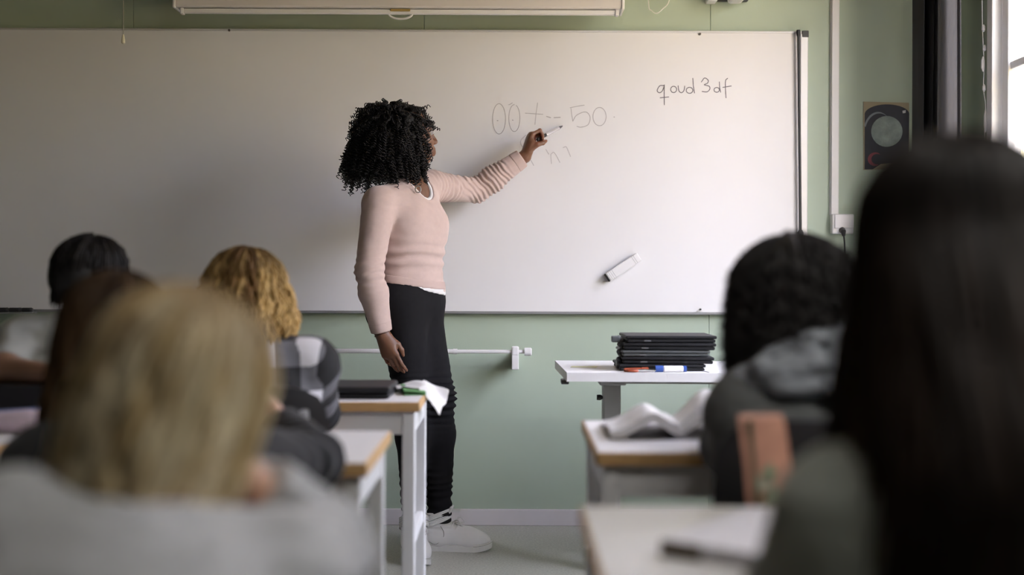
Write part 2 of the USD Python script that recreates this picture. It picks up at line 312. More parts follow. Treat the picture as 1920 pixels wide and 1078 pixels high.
pplate(ell_pts(440, 560, 62, 88, 200, 300) + ell_pts(446, 566, 62, 88, 300, 200), WALL - .0080, WALL - .0072, mat('poster_arc', (.20, .23, .25), .6), 'arc')
pplate(ell_pts(428, 671, 31, 29, 70, 300) + ell_pts(436, 671, 24, 22, 300, 70), WALL - .0080, WALL - .0072, mat('poster_red', (.17, .03, .045), .6), 'crescent')
pplate([(543, 467), (557, 464), (556, 476), (544, 478)], WALL - .0080, WALL - .0072, mat('poster_white', (.55, .55, .55), .6), 'small_mark')

# white telescopic rail under the board
ra = thing('wall_rail', 'thin white horizontal rail with end knob on the wall under the board', 'rail', (0, 0, 0))
YR = 4.86; a, b, c = P(420, 658, YR), P(1000 - 148, 659, YR), P(975, 658.5, YR); zr = (a[2] + c[2]) / 2
obj('rail_tube', rod((a[0], YR, zr), (b[0] + .01, YR, zr), .0094), white_plastic, ra); obj('thin_tube', rod((b[0], YR, zr), (c[0] + .02, YR, zr), .0078), white_plastic, ra)
obj('collar', rod((b[0] - .005, YR, zr), (b[0] + .012, YR, zr), .0112), white_plastic, ra)
q = P(966, 658, YR)[0]
obj('bracket', [box(q - .014, YR - .014, zr - .072, q + .014, WALL - .001, zr - .012, .003), box(q - .015, YR - .016, zr - .016, q + .015, YR + .016, zr + .022, .006)], white_plastic, ra)
obj('bracket', [box(a[0] - .014, YR - .014, zr - .072, a[0] + .014, WALL - .001, zr - .012, .003), box(a[0] - .015, YR - .016, zr - .016, a[0] + .015, YR + .016, zr + .022, .006)], white_plastic, ra)
k = P(990, 658, YR)[0]; obj('end_knob', tube([(k - .016, YR, zr), (k - .014, YR, zr), (k + .012, YR, zr), (k + .015, YR, zr)], [.009, .0165, .0165, .012], 18), white_plastic, ra)

# curtain and blind chain by the window
def thicken(v, F, t):
    v0, f0, n0 = meshkit.arrays((v, F), True)
    n = len(v0); e = trimesh.Trimesh(v0, f0, process=False); ed = np.sort(e.edges, 1); u, i, ct = np.unique(ed, axis=0, return_index=True, return_counts=True)
    bd = e.edges[i[ct == 1]]
    return trimesh.Trimesh(np.vstack([v0 + n0 * t / 2, v0 - n0 * t / 2]), np.vstack([f0, f0[:, ::-1] + n, np.c_[bd[:, 1], bd[:, 0], bd[:, 0] + n], np.c_[bd[:, 1], bd[:, 0] + n, bd[:, 1] + n]]), process=False)
def curtain(label, ctl, m, edge, seed):
    cu = thing('curtain', label, 'curtain', (0, 0, 0)); ctl = spline(np.array(ctl) * .957, 60)
    zz = np.linspace(.12, CZ - .06, 30); V = []
    for z in zz:
        w = meshkit.noise(np.c_[ctl * 9, np.full(len(ctl), z * 1.3)], seed) - .5
        V.append(np.c_[ctl[:, 0] + .014 * w, ctl[:, 1] - .01 * w, np.full(len(ctl), z)])
    V = np.array(V); nz, nc = V.shape[:2]
    idx = np.arange(nz * nc).reshape(nz, nc); F = np.stack([idx[:-1, :-1], idx[:-1, 1:], idx[1:, 1:], idx[1:, :-1]], -1).reshape(-1, 4)
    obj('curtain_cloth', thicken(V.reshape(-1, 3), F, .003), m, cu, smooth=60)
    obj('hem_edge', tube(np.c_[V[:, -1, 0], V[:, -1, 1], zz], .004, 8), edge, cu, smooth=True)
    obj('curtain_rail', box(ctl[:, 0].min() + .004, ctl[:, 1].min(), CZ - .06, ctl[:, 0].max() - .012, ctl[:, 1].max(), CZ - .002, .004), white_plastic, cu)
shade_cloth = mat('curtain_shade', (.012, .0115, .013), .9, bump=.3, bscale=300)  # shaded side of the curtain, the shade put into a black colour
curtain('shaded side of the grey curtain nearest the poster, its shade coloured in black', [(1.640, 4.80), (1.636, 4.86), (1.642, 4.93), (1.662, 4.95), (1.672, 4.90), (1.668, 4.83), (1.680, 4.80), (1.690, 4.84), (1.690, 4.90)], shade_cloth, shade_cloth, 3)
curtain('gathered grey curtain hanging in the corner between its black coloured shaded side and the window', [(1.700, 4.88), (1.704, 4.80), (1.685, 4.745), (1.680, 4.71), (1.695, 4.685), (1.722, 4.69), (1.742, 4.71), (1.752, 4.72), (1.757, 4.705), (1.762, 4.715), (1.762, 4.76)], mat('curtain_grey', (.048, .047, .052), .85, bump=.3, bscale=300, sheen_weight=.2), mat('curtain_edge', (.16, .155, .165), .8), 4)
ch = thing('blind_chain', 'white bead chain hanging down the edge of the window', 'chain', (0, 0, 0))
cpts = spline([P(x, y, 4.485) for x, y in ((1841, -60), (1842, 50), (1845, 118), (1844, 165), (1848, 200), (1846, 240), (1847, 300))], 200)
obj('cord', tube(cpts[::4], .0017, 5), white_plastic, ch)
for (x, y, l) in ((1844, 53, 7), (1846, 90, 6), (1843, 120, 14), (1845, 165, 7), (1848, 226, 22)):
    c_ = P(x, y, 4.485); obj('bead', tube([c_ + [0, 0, l * .002], c_ + [0, 0, l * .001], c_ - [0, 0, l * .001], c_ - [0, 0, l * .002]], [.002, .0065, .007, .002], 8), white_plastic, ch)

# ------------------------------------------------------------------ furniture
laminate = mat('desk_laminate', (0.66, 0.645, 0.65), 0.42, var=.03, scale=6)
wood_edge = mat('desk_wood_edge', (0.52, 0.32, 0.14), 0.5, var=.22, scale=14, stretch=(1, 1, 9))
desk_white = mat('desk_white_metal', (0.66, 0.66, 0.665), 0.4)
def desk(label, x0, x1, y0, y1, h=.71, name='school_desk'):
    d = thing(name, label, 'desk', ((x0 + x1) / 2, (y0 + y1) / 2, 0), group=None)
    w, l, t, g = (x1 - x0) / 2, (y1 - y0) / 2, .026, .034
    obj('tabletop', box(-w + .004, -l + .004, h - t + .001, w - .004, l - .004, h, .002), laminate, d)
    for a in ((-w, -l, w, -l + .007), (-w, l - .007, w, l), (-w, -l, -w + .007, l), (w - .007, -l, w, l)):
        obj('wood_edging', box(a[0], a[1], h - t, a[2], a[3], h - .0008, .003), wood_edge, d)
    i = .012; W, D = w - i, l - i
    for sx in (-1, 1):
        for sy in (-1, 1): obj('leg', box(sx * W, sy * D, 0.012, sx * (W - g), sy * (D - g), h - t, .004), desk_white, d); obj('foot_pad', box(sx * (W - .003), sy * (D - .003), 0, sx * (W - g + .003), sy * (D - g + .003), .013, .002), dark_grey, d)
    for sy in (-1, 1): obj('apron', box(-W + g, sy * (D - .004), h - t - .062, W - g, sy * (D - .026), h - t, .003), desk_white, d)
    for sx in (-1, 1):
        obj('apron', box(sx * (W - .004), -D + g, h - t - .062, sx * (W - .026), D - g, h - t, .003), desk_white, d)
        obj('side_stretcher', box(sx * (W - .006), -D + g, .31, sx * (W - .028), D - g, .345, .004), desk_white, d)
    return d
deskA = desk('white desk with wood edging carrying the black laptop, beside the standing teacher', -.94, -.242, 3.15, 3.60)
deskB = desk('white desk with wood edging under the black sleeved elbow, front left', -.955, -.258, 2.14, 2.58)
deskC = desk('white desk with wood edging carrying the open book, beside the black chair', .162, .87, 2.28, 2.78)
deskD = desk('desk hidden under the folded grey arms of the nearest blonde pupil', -.97, -.275, 1.19, 1.50)
deskE = desk('nearest white desk at the lower right with a notebook on it', .10, .80, 1.30, 1.76)
deskG = desk('desk in front of the dark haired boy at the far left', -1.72, -1.02, 3.18, 3.66)
deskH = desk('desk with a pale pencil pouch at the left edge of the photo', -1.70, -1.00, 2.12, 2.58)

# teacher's table: white top on grey T legs
tf = thing('teacher_table', 'white topped grey legged table carrying the stack of black laptops', 'table', (0, 0, 0))
tx0, tx1, ty0, ty1, th = .183, 1.46, 3.97, 4.52, .722
top_poly = [(tx0, ty0), (tx1, ty0), (tx1, ty1), (.163, ty1)]
obj('table_top', prism(top_poly, .030, 'z', th - .030), mat('table_white', (0.76, 0.75, 0.755), 0.4), tf)
grey_metal = mat('grey_metal', (0.36, 0.36, 0.345), 0.45, metallic=.2)
for k, px in enumerate((.352, 1.26)):
    obj('column', box(px - .031, 4.20, .05, px + .031, 4.27, th - .05, .006), grey_metal, tf)
    obj('foot', box(px - .028, 3.98, 0, px + .028, 4.50, .05, .008), grey_metal, tf)
    obj('bracket', box(px - .05, 4.10, th - .055, px + .04, 4.38, th - .029, .004), grey_metal, tf)
    obj('knob', tube([(px - .031, 4.215, .615), (px - .04, 4.215, .615), (px - .052, 4.215, .615)], [.005, .010, .009], 12), black_plastic, tf)
obj('crossbar', box(.38, 4.20, th - .058, 1.24, 4.24, th - .031, .004), grey_metal, tf)
obj('edge_clip', box(tx0 - .016, ty0 + .06, th - .045, tx0 + .01, ty0 + .12, th - .030, .003), dark_grey, tf)

# stack of laptops, bottom to top
lap_black = mat('laptop_black', (0.012, 0.012, 0.014), 0.5, var=.2, scale=40, specular_ior_level=.25)
lap_grey = mat('laptop_grey', (0.060, 0.066, 0.068), 0.4)
z = th
ordw = ('lowest', 'second lowest', 'middle', 'second highest', 'topmost')
for k, (a, b, t) in enumerate(((1160, 1324, .023), (1168, 1341, .024), (1166, 1332, .021), (1170, 1345, .024), (1173, 1344, .024))):
    x0, x1 = P(a, 690, 4.03)[0], P(b, 690, 4.03)[0]
    lp = thing('laptop', f'closed {"dark grey" if k == 2 else "black"} laptop, {ordw[k]} of the stack on the white table', 'laptop', ((x0 + x1) / 2, 4.15, z), [0.5, -1, .6, -1.5, 1][k], group='stacked laptops')
    w = (x1 - x0) / 2; m = lap_grey if k == 2 else lap_black
    obj('base', box(-w + .004, -.112, .001, w - .004, .112, t * .52, .004), m, lp); obj('lid', box(-w, -.115, t * .56, w, .115, t, .004), m, lp)
    obj('hinge', rod((-w * .8, .108, t * .54), (w * .8, .108, t * .54), t * .28, 10), black_plastic, lp)
    obj('port', box(-w * .6, -.1125, t * .2, -w * .45, -.110, t * .4), mat('port_grey', (.13, .13, .14), .3), lp)
    z += t + .0008
cb = thing('charger_cable', 'dark bundled charger and cable standing at the left of the laptop stack', 'cable', (0, 0, 0))
q0 = [P(x, y, 4.10) for x, y in ((1163, 690), (1161, 676), (1167, 668), (1162, 660), (1168, 652), (1163, 645), (1166, 638), (1158, 634), (1153, 636))]
obj('cable_loops', tube(spline(q0, 60), np.interp(np.linspace(0, 1, 60), [0, .1, .8, 1], [.013, .010, .009, .008]) * (1 + .25 * np.sin(np.arange(60) * .9)), 10), dark_grey, cb, smooth=True)
obj('plug', box(*(q0[-1] + [-.012, -.014, -.010]), *(q0[-1] + [.016, .014, .012]), .004), mat('charger_grey', (.11, .12, .12), .5), cb)
obj('power_brick', box(*(q0[0] + [-.012, -.01, -.002]), *(q0[0] + [.012, .05, .03]), .005), black_plastic, cb)
def pen(name, label, a, b, r, parts, cat_='pen', group=None):
    o = thing(name, label, cat_, (0, 0, 0), group=group); a, b = np.array(a), np.array(b)
    for nm, t0, t1, k, m in parts: obj(nm, tube([a + (b - a) * t0, a + (b - a) * (t0 + .04 * (t1 - t0)), a + (b - a) * (t1 - .04 * (t1 - t0)), a + (b - a) * t1], [r * k * .8, r * k, r * k, r * k * .8], 14), m, o)
    return o
blue = mat('marker_blue', (.035, .09, .34), .35); orange = mat('orange_plastic', (.36, .075, .03), .4)
def onF(px, y, dz): return np.array([P(px, 690, y)[0], y, th + dz])
pen('marker_pen', 'white board marker with blue cap lying on the teacher table', onF(1228, 4.00, .011), onF(1287, 4.005, .011), .0105, [('cap', 0, .26, 1.05, blue), ('barrel', .26, .9, 1, white_plastic), ('end_plug', .9, 1, .95, blue)], 'marker')
pen('pen', 'orange pen lying nearest the laptop stack on the teacher table', onF(1170, 4.01, .006), onF(1216, 4.02, .008), .0062, [('barrel', 0, .7, 1, orange), ('cap', .7, 1, 1.1, orange)])
sc_ = thing('scissors', 'small scissors with red and black handles beside the blue marker', 'scissors', (0, 0, 0))
for dy, m in ((0, orange), (.014, black_plastic)):
    c0 = onF(1186, 3.985 + dy, .006); obj('handle', tube([c0 + [.017 * math.cos(t), .010 * math.sin(t), 0] for t in np.linspace(0, 2 * math.pi, 18)[:-1]], .0045, 8, closed=True), m, sc_)
    obj('blade', tube([c0 + [.017, 0, 0], c0 + [.04, .004 - dy * .3, .0], c0 + [.078, .006 - dy * .2, 0]], [.004, .0045, .0015], 8), mat('steel', (.5, .5, .5), .25, metallic=1.0), sc_)
tag(obj('paper_sheet', xf(box(-.04, -.06, 0, .04, .06, .002), onF(1335, 4.06, .0003), (0, 0, 18)), mat('paper', (.78, .77, .77), .8)), 'small white paper at the right of the laptop stack', 'paper')
tag(obj('sticky_note', xf(box(-.045, -.03, 0, .045, .03, .0015), onF(1095, 4.2, .0003), (0, 0, -8)), mat('pale_yellow_paper', (.72, .72, .50), .8)), 'pale yellow paper slip on the left of the teacher table', 'paper')

# on desk A: laptop, folder, drooping paper
lA = thing('laptop', 'closed black laptop lying on the desk beside the teacher', 'laptop', (-.500, 3.33, .7105), 0)
obj('base', box(-.172, -.115, .001, .172, .115, .013, .006), lap_black, lA); obj('lid', box(-.174, -.117, .015, .174, .117, .032, .007), lap_black, lA); obj('hinge', rod((-.13, .112, .015), (.13, .112, .015), .007, 10), black_plastic, lA)
gf = thing('green_folder', 'green paper folder between the laptop and the white sheet', 'folder', (-.262, 3.42, .7108), 8)
obj('folder_cover', [box(-.05, -.10, 0, .012, .10, .003, .001)], mat('folder_green', (.10, .26, .09), .6), gf); obj('folder_cover', xf(box(-.05, -.10, 0, .012, .10, .003, .001), (0, 0, .0065), (0, 5, 0)), mat('folder_green', None), gf)
def sheet(name, label, f, nu, nv, m, t=.0012, parent=None, cat_='paper'):
    U, Vv = np.meshgrid(np.linspace(0, 1, nu), np.linspace(0, 1, nv), indexing='ij'); pts = np.stack(f(U, Vv), -1).reshape(-1, 3)
    ii = np.arange(nu * nv).reshape(nu, nv); F = np.stack([ii[:-1, :-1], ii[1:, :-1], ii[1:, 1:], ii[:-1, 1:]], -1).reshape(-1, 4)
    o = obj(name, thicken(pts, F, t), m, parent, smooth=60)
    return o if parent is not None else tag(o, label, cat_)
def droop(U, V):
    x = -.355 + .165 * U + .02 * V; y = 3.40 + .15 * V - .05 * U
    over = np.maximum(0, x + .262 - .02 * np.sin(V * 3)); z = .7215 + .008 * np.sin(U * 3.1) + .004 * np.sin(9 * U + 5 * V)
    return x - over * .12, y - over * .4, z - over * .75 * (1.25 - .95 * V) + .006 * np.sin(8 * V) * (over > 0)
sheet('paper_sheet', 'white sheet with its corner drooping over the desk edge by the teacher', droop, 26, 16, mat('paper', None))
# on desk C: thick open book
bk = thing('open_book', 'thick white open book with arched pages on the right desk', 'book', (0, 0, 0))
paper = mat('book_paper', (.80, .79, .80), .8, var=.10, scale=90, stretch=(1, .3, 1))
def leafs(x0, x1, y0, y1, hf, name, nx=24):
    t = np.linspace(0, 1, nx); up = [(x0 + (x1 - x0) * a, .7125 + hf(a)) for a in t]; lo = [(x0 + (x1 - x0) * a, .7120 + max(0, hf(a) - .017 - .006 * a)) for a in t[::-1]]
    obj(name, prism(up + lo, y1 - y0, 'y', y0), paper, bk, smooth=40)
leafs(.204, .345, 2.46, 2.64, lambda a: .014 + .040 * math.sin(min(1, a * 1.15) ** 1.4 * 2.2) ** 1.3 * (1 - max(0, a - .62) * 1.35), 'page_block')
leafs(.350, .52, 2.50, 2.68, lambda a: .010 + .052 * math.sin(min(1, a * 1.5) * math.pi * .62) * (1 - .5 * a), 'page_block')
obj('cover', box(.198, 2.455, .7102, .53, 2.69, .7128), mat('book_cover', (.20, .19, .19), .6), bk)
sheet('raised_page', None, lambda U, V: (.335 + .10 * U ** .7 + .02 * V, 2.52 + .16 * V, .718 + .062 * np.sin(U * 2.2) + .012 * V), 18, 8, paper, .002, bk)
# on desk E: notebook
nb = thing('notebook', 'thick pale notebook lying askew on the nearest right desk', 'notebook', (.1795, 1.447, .7105), 54)
obj('page_block', box(.003, -.165, .003, .255, -.003, .016, .002), mat('notebook_paper', (.60, .575, .60), .8), nb); obj('cover', box(0, -.17, 0, .26, 0, .0032, .001), mat('notebook_cover', (.56, .54, .57), .6), nb); obj('cover', box(0, -.17, .0158, .26, 0, .019, .001), mat('notebook_cover', None), nb)
obj('spine', box(-.004, -.055, .0005, .004, -.002, .0192, .002), mat('notebook_spine_shade', (.10, .075, .05), .6), nb)  # dark colour puts in the shade at this end of the notebook
# pencil pouch at left
pc = thing('pencil_pouch', 'pale pink and blue pencil pouch at the left edge of the photo', 'pencil case', (-1.045, 2.52, .7105), 5)
obj('pouch_body', tube([(-.075, 0, .021), (-.07, 0, .021), (-.03, 0, .023), (.03, 0, .026), (.068, 0, .026), (.075, 0, .026)], [.010, .020, .0225, .025, .023, .008], 20), mat('pouch_pink', (.62, .50, .58), .6, var=.25, scale=18), pc, smooth=True)
obj('zip', rod((-.06, -.006, .043), (.06, -.006, .051), .0028, 8), mat('zip_blue', (.25, .30, .55), .5), pc)
# bag hung under desk B
bg = thing('school_bag', 'small black bag hanging under the desk edge at lower left', 'bag', (-.36, 2.24, 0))
obj('bag_body', box(-.07, -.05, .36, .06, .06, .52, .03), black_plastic, bg); obj('bag_strap', tube(spline([(-.06, -.04, .50), (-.075, -.045, .58), (-.03, -.03, .618), (.03, -.03, .60), (.04, -.04, .51)], 24), .008, 8), dark_grey, bg)

# chairs
def chair(label, x, y, rot, seat_m, back_m, frame_m, top=.80, bw=.19):
    c = thing('school_chair', label, 'chair', (x, y, 0), rot)
    def shell(name, m, f, nu=14, nv=12, t=.012): sheet(name, None, f, nu, nv, m, t, c)
    shell('seat', seat_m, lambda U, V: ((U - .5) * .38 * (1 - .12 * V ** 3), (.5 - V) * .38, .425 + .012 * np.cos((U - .5) * 5) * -1 + .02 * np.maximum(0, .25 - V) ** 1.5 - .02 * np.maximum(0, V - .8)))
    shell('backrest', back_m, lambda U, V: ((U - .5) * 2 * bw * (1 - .10 * (2 * V - 1) ** 6), -.205 - .045 * V + .05 * (2 * U - 1) ** 2, top - .30 + .30 * V - .028 * (2 * U - 1) ** 6 * V))
    for s in (-1, 1):
        obj('front_leg', tube(spline([(s * .165, .16, .40), (s * .175, .175, .2), (s * .185, .19, .012)], 10), .011, 10), frame_m, c)
        obj('rear_leg', tube(spline([(s * .165, -.13, .40), (s * .178, -.17, .2), (s * .19, -.22, .012)], 10), .011, 10), frame_m, c)
        obj('back_tube', tube(spline([(s * .16, -.10, .402), (s * .165, -.185, .43), (s * .16, -.225, .55), (s * .15, -.262, top - .05)], 16), .010, 10), frame_m, c)
        for yy in (.19, -.22): obj('foot_pad', tube([(s * (.185 if yy > 0 else .19), yy, 0), (s * (.185 if yy > 0 else .19), yy, .02)], .013, 10), black_plastic, c)
    obj('under_frame', [rod((-.165, .14, .405), (.165, .14, .405), .010, 8), rod((-.165, -.11, .405), (.165, -.11, .405), .010, 8), rod((-.165, -.11, .405), (-.165, .14, .405), .010, 8), rod((.165, -.11, .405), (.165, .14, .405), .010, 8)], frame_m, c)
    return c
chair_grey = mat('chair_frame_grey', (.40, .40, .41), .35, metallic=.6)
# ------------------------------------------------------------------ figures: blended distance fields, meshed by surface nets
V3 = lambda *a: np.array(a, float)
def unit(v): v = np.asarray(v, float); return v / np.linalg.norm(v)
def cone(a, b, ra, rb):
    a, b = np.asarray(a, float), np.asarray(b, float); d = b - a; L = d @ d + 1e-12
    def f(p):
        t = np.clip((p - a) @ d / L, 0, 1)
        return np.linalg.norm(p - a - t[:, None] * d, axis=1) - (ra + t * (rb - ra))
    return f
def ell(c, r, R=None):
    c, r = np.asarray(c, float), np.asarray(r, float)
    def f(p):
        q = p - c
        if R is not None: q = q @ R
        k0 = np.linalg.norm(q / r, axis=1); k1 = np.linalg.norm(q / r**2, axis=1)
        return k0 * (k0 - 1) / np.maximum(k1, 1e-9)
    return f
def smin(a, b, k):
    h = np.maximum(k - np.abs(a - b), 0) / k
    return np.minimum(a, b) - h * h * k * .25
def blend(prims, k):
    def f(p):
        d = prims[0](p)
        for q in prims[1:]: d = smin(d, q(p), k)
        return d
    return f
def join(*groups, k=.012): return blend(list(groups), k)
def carve(f, cutters, k=.008):
    def g(p):
        d = f(p)
        for c in cutters: d = -smin(-d, c(p), k)
        return d
    return g
def offset(f, t): return lambda p: f(p) - t
def bounded(f, c, r):
    "f, evaluated only within r of c"
    def g(p):
        d = np.linalg.norm(p - c, axis=1) - r + .05; near = d < .05
        if near.any(): d[near] = f(p[near])
        return d
    return g
def half(o, n):
    "solid beyond the plane through o with normal n is removed"
    o, n = np.asarray(o, float), unit(n)
    return lambda p: -((p - o) @ n)
def net(f, lo, hi, h, c=4):
    lo = np.asarray(lo, float); n = (np.ceil((np.asarray(hi) - lo) / (h * c)).astype(int) + 1) * c
    g = [lo[k] + h * np.arange(n[k] + 1) for k in range(3)]
    cg = [x[::c] for x in g]
    cp = np.stack(np.meshgrid(*cg, indexing='ij'), -1); cs = cp.shape[:3]
    cd = f(cp.reshape(-1, 3)).reshape(cs)
    act = np.abs(cd) < h * c * 2.0
    blk = np.zeros(np.array(cs) - 1, bool)
    for a in (0, 1):
        for b in (0, 1):
            for e in (0, 1): blk |= act[a:cs[0] - 1 + a, b:cs[1] - 1 + b, e:cs[2] - 1 + e]
    m = np.zeros(n + 1, bool)
    bi = np.argwhere(blk) * c
    rng = np.arange(c + 1); o = np.stack(np.meshgrid(rng, rng, rng, indexing='ij'), -1).reshape(-1, 3)
    ix = (bi[:, None] + o[None]).reshape(-1, 3); m[ix[:, 0], ix[:, 1], ix[:, 2]] = True
    d = np.pad(np.where(cd[:-1, :-1, :-1] > 0, 1.0, -1.0).astype(np.float32).repeat(c, 0).repeat(c, 1).repeat(c, 2), ((0, 1),) * 3, mode='edge')
    ii = np.argwhere(m); d[m] = f(lo + ii * h)
    sgn = d < 0
    cnt = np.zeros(n, np.int8)
    for a in (0, 1):
        for b in (0, 1):
            for e in (0, 1): cnt += sgn[a:n[0] + a, b:n[1] + b, e:n[2] + e]
    cells = np.argwhere((cnt > 0) & (cnt < 8))
    idx = np.full(n, -1, int); idx[cells[:, 0], cells[:, 1], cells[:, 2]] = np.arange(len(cells))
    acc, k = np.zeros((len(cells), 3)), np.zeros(len(cells))
    cor = [(a, b, e) for a in (0, 1) for b in (0, 1) for e in (0, 1)]
    val = {q: d[cells[:, 0] + q[0], cells[:, 1] + q[1], cells[:, 2] + q[2]] for q in cor}
    for q in cor:
        for ax in range(3):
            if q[ax]: continue
            r = list(q); r[ax] = 1; va, vb = val[q], val[tuple(r)]
            hit = (va < 0) != (vb < 0); t = np.where(hit, va / np.where(hit, va - vb, 1), 0)
            pt = np.tile(np.array(q, float), (len(cells), 1)); pt[:, ax] += t
            acc += pt * hit[:, None]; k += hit
    V = lo + h * (cells + acc / k[:, None])
    F = []
    for ax in range(3):
        u, v = (ax + 1) % 3, (ax + 2) % 3
        sl0 = [slice(None)] * 3; sl1 = [slice(None)] * 3; sl0[ax] = slice(0, -1); sl1[ax] = slice(1, None)
        ch = sgn[tuple(sl0)] != sgn[tuple(sl1)]; e = np.argwhere(ch)
        e = e[(e[:, u] > 0) & (e[:, v] > 0) & (e[:, u] < n[u]) & (e[:, v] < n[v])]
        fl = sgn[e[:, 0], e[:, 1], e[:, 2]]
        qs = []
        for du, dv in ((1, 1), (0, 1), (0, 0), (1, 0)):
            w = e.copy(); w[:, u] -= du; w[:, v] -= dv; qs.append(idx[w[:, 0], w[:, 1], w[:, 2]])
        q = np.stack(qs, 1); q = np.where(fl[:, None], q, q[:, ::-1]); F.append(q[(q >= 0).all(1)])
    F = np.vstack(F)
    return V, np.vstack([F[:, [0, 1, 2]], F[:, [0, 2, 3]]])
def frame_of(yaw, pitch=0, roll=0):
    "columns: right, forward, up; yaw 0 faces +y, positive turns left"
    a, b, c = np.radians([yaw, pitch, roll])
    Rz = np.array([[math.cos(a), -math.sin(a), 0], [math.sin(a), math.cos(a), 0], [0, 0, 1]])
    Rx = np.array([[1, 0, 0], [0, math.cos(b), -math.sin(b)], [0, math.sin(b), math.cos(b)]])
    Ry = np.array([[math.cos(c), 0, math.sin(c)], [0, 1, 0], [-math.sin(c), 0, math.cos(c)]])
    return Rz @ Rx @ Ry
def head_field(C, R, s=1.0, full_lips=1.0):
    T = lambda *a: C + R @ (s * np.array(a))
    e = lambda c, r: ell(T(*c), np.array(r) * s, R)
    k = lambda a, b, ra, rb: cone(T(*a), T(*b), ra * s, rb * s)
    skull = blend([e((0, -.012, .032), (.073, .091, .077)), e((0, .020, -.034), (.060, .067, .082)), k((-.012, .052, -.094), (.012, .052, -.094), .022, .022),
                   k((-.052, -.005, -.045), (-.026, .045, -.088), .024, .022), k((.052, -.005, -.045), (.026, .045, -.088), .024, .022),
                   k((-.038, .056, -.028), (-.03, .058, -.034), .024, .024), k((.038, .056, -.028), (.03, .058, -.034), .024, .024)], .03 * s)
    f = carve(skull, [e((-.031, .092, .004), (.017, .014, .011)), e((.031, .092, .004), (.017, .014, .011))], .014 * s)
    bits = [k((-.036, .074, .020), (-.012, .082, .018), .008, .008), k((.036, .074, .020), (.012, .082, .018), .008, .008),
            k((0, .083, .010), (0, .103, -.028), .0075, .0105), e((-.012, .094, -.032), (.009, .011, .008)), e((.012, .094, -.032), (.009, .011, .008)),
            k((-.019, .078, -.0605), (0, .0905, -.0575), .005 * full_lips, .0078 * full_lips), k((.019, .078, -.0605), (0, .0905, -.0575), .005 * full_lips, .0078 * full_lips),
            k((-.016, .079, -.0685), (0, .0895, -.0725), .005 * full_lips, .0090 * full_lips), k((.016, .079, -.0685), (0, .0895, -.0725), .005 * full_lips, .0090 * full_lips)]
    f = join(f, *bits, k=.010 * s)
    ears = []
    for sx in (-1, 1):
        o = ell(T(sx * .075, -.010, -.012), np.array((.009, .020, .032)) * s, R @ frame_of(sx * 18))
        ears.append(carve(o, [ell(T(sx * .084, -.008, -.008), np.array((.007, .011, .019)) * s, R)], .004))
    return bounded(join(f, *ears, k=.008 * s), C, .19), T
def eyes(parent, T, s=1.0, iris=(.05, .03, .015)):
    for sx in (-1, 1):
        e = obj('eye', xf(trimesh.creation.icosphere(2, .0125 * s), T(sx * .031, .0755, .004)), mat('eye_white', (.28, .26, .25), .4), parent, smooth=True)
        a, b = T(sx * .031, .0860, .004), T(sx * .031, .0890, .004)
        obj('iris', tube([a, (a + b) / 2, b], [.0055 * s, .0050 * s, .002 * s], 12), mat('iris_dark', iris, .2), e)
def hand_field(W, d, n, t, s=1.0, curl=(25, 30, 20), thumb=None, spread=1.0, index=None, fingers=None):
    """a hand from wrist W: d along the palm, n out of the palm, t to the thumb side. curl: bends of the three joints of each finger in degrees"""
    d, n = unit(d), unit(n - np.dot(n, unit(d)) * unit(d)); t = unit(t - np.dot(t, d) * d - np.dot(t, n) * n)
    Q = lambda a, b, c: W + s * (a * d + b * t + c * n)
    palm = [cone(Q(-.01, .006, 0), Q(.088, .026, 0), .018 * s, .0115 * s), cone(Q(-.01, 0, 0), Q(.090, .009, -.001), .019 * s, .0120 * s), cone(Q(-.01, -.004, 0), Q(.086, -.009, 0), .019 * s, .0115 * s),
            cone(Q(-.01, -.008, .002), Q(.078, -.026, .001), .017 * s, .0105 * s), cone(Q(.01, .020, .006), Q(.050, .030, .010), .014 * s, .013 * s), cone(Q(.02, -.016, .008), Q(.06, -.022, .006), .012 * s, .010 * s)]
    out = [blend(palm, .016 * s)]
    for i, (a0, b0, L, r) in enumerate(((.088, .027, (.041, .024, .020), .0088), (.091, .009, (.045, .028, .021), .0090), (.086, -.0095, (.041, .026, .020), .0084), (.077, -.027, (.032, .019, .017), .0074))):
        cu = (fingers or {}).get(i, curl); p = Q(a0, b0, 0); ang = 0.0; sp = (b0 * 1.6) * spread; ch = []
        for j in range(3):
            ang += math.radians(cu[j]); dirv = math.cos(ang) * (d + t * sp) + math.sin(ang) * n
            q = p + unit(dirv) * L[j] * s
            ch.append(cone(p, q, r * s * (1 - .08 * j), r * s * (.94 - .10 * j))); p = q
        out.append(blend(ch, .004 * s))
    th = thumb or ((.026, .024, .008), (.055, .041, .016), (.082, .045, .022), (.104, .042, .025))
    pts = [Q(*q) for q in th]
    out.append(blend([cone(pts[0], pts[1], .0135 * s, .0115 * s), cone(pts[1], pts[2], .0108 * s, .0098 * s), cone(pts[2], pts[3], .0098 * s, .0072 * s)], .005 * s))
    f = out[0]
    return bounded(join(*out, k=.005 * s), W + .09 * s * d, .19), Q
skin_dark = mat('skin_dark', (.150, .070, .040), .42, var=.12, scale=25, subsurface_weight=.08, subsurface_scale=.01)
skin_fair = mat('skin_fair', (.52, .30, .215), .5, var=.08, scale=22, subsurface_weight=.15, subsurface_scale=.01)
skin_tan = mat('skin_tan', (.20, .11, .07), .5, var=.1, scale=22)
hair_m = mat('hair_strands', (.1, .1, .1), .5, attr='tint', specular_ior_level=.15)
black_hair = mat('hair_black', (.0085, .0075, .008), .42, specular_ior_level=.3)
def fold(p, sc, seed, amp): return amp * (meshkit.fbm(p * sc, 3, seed) - .5) * 2

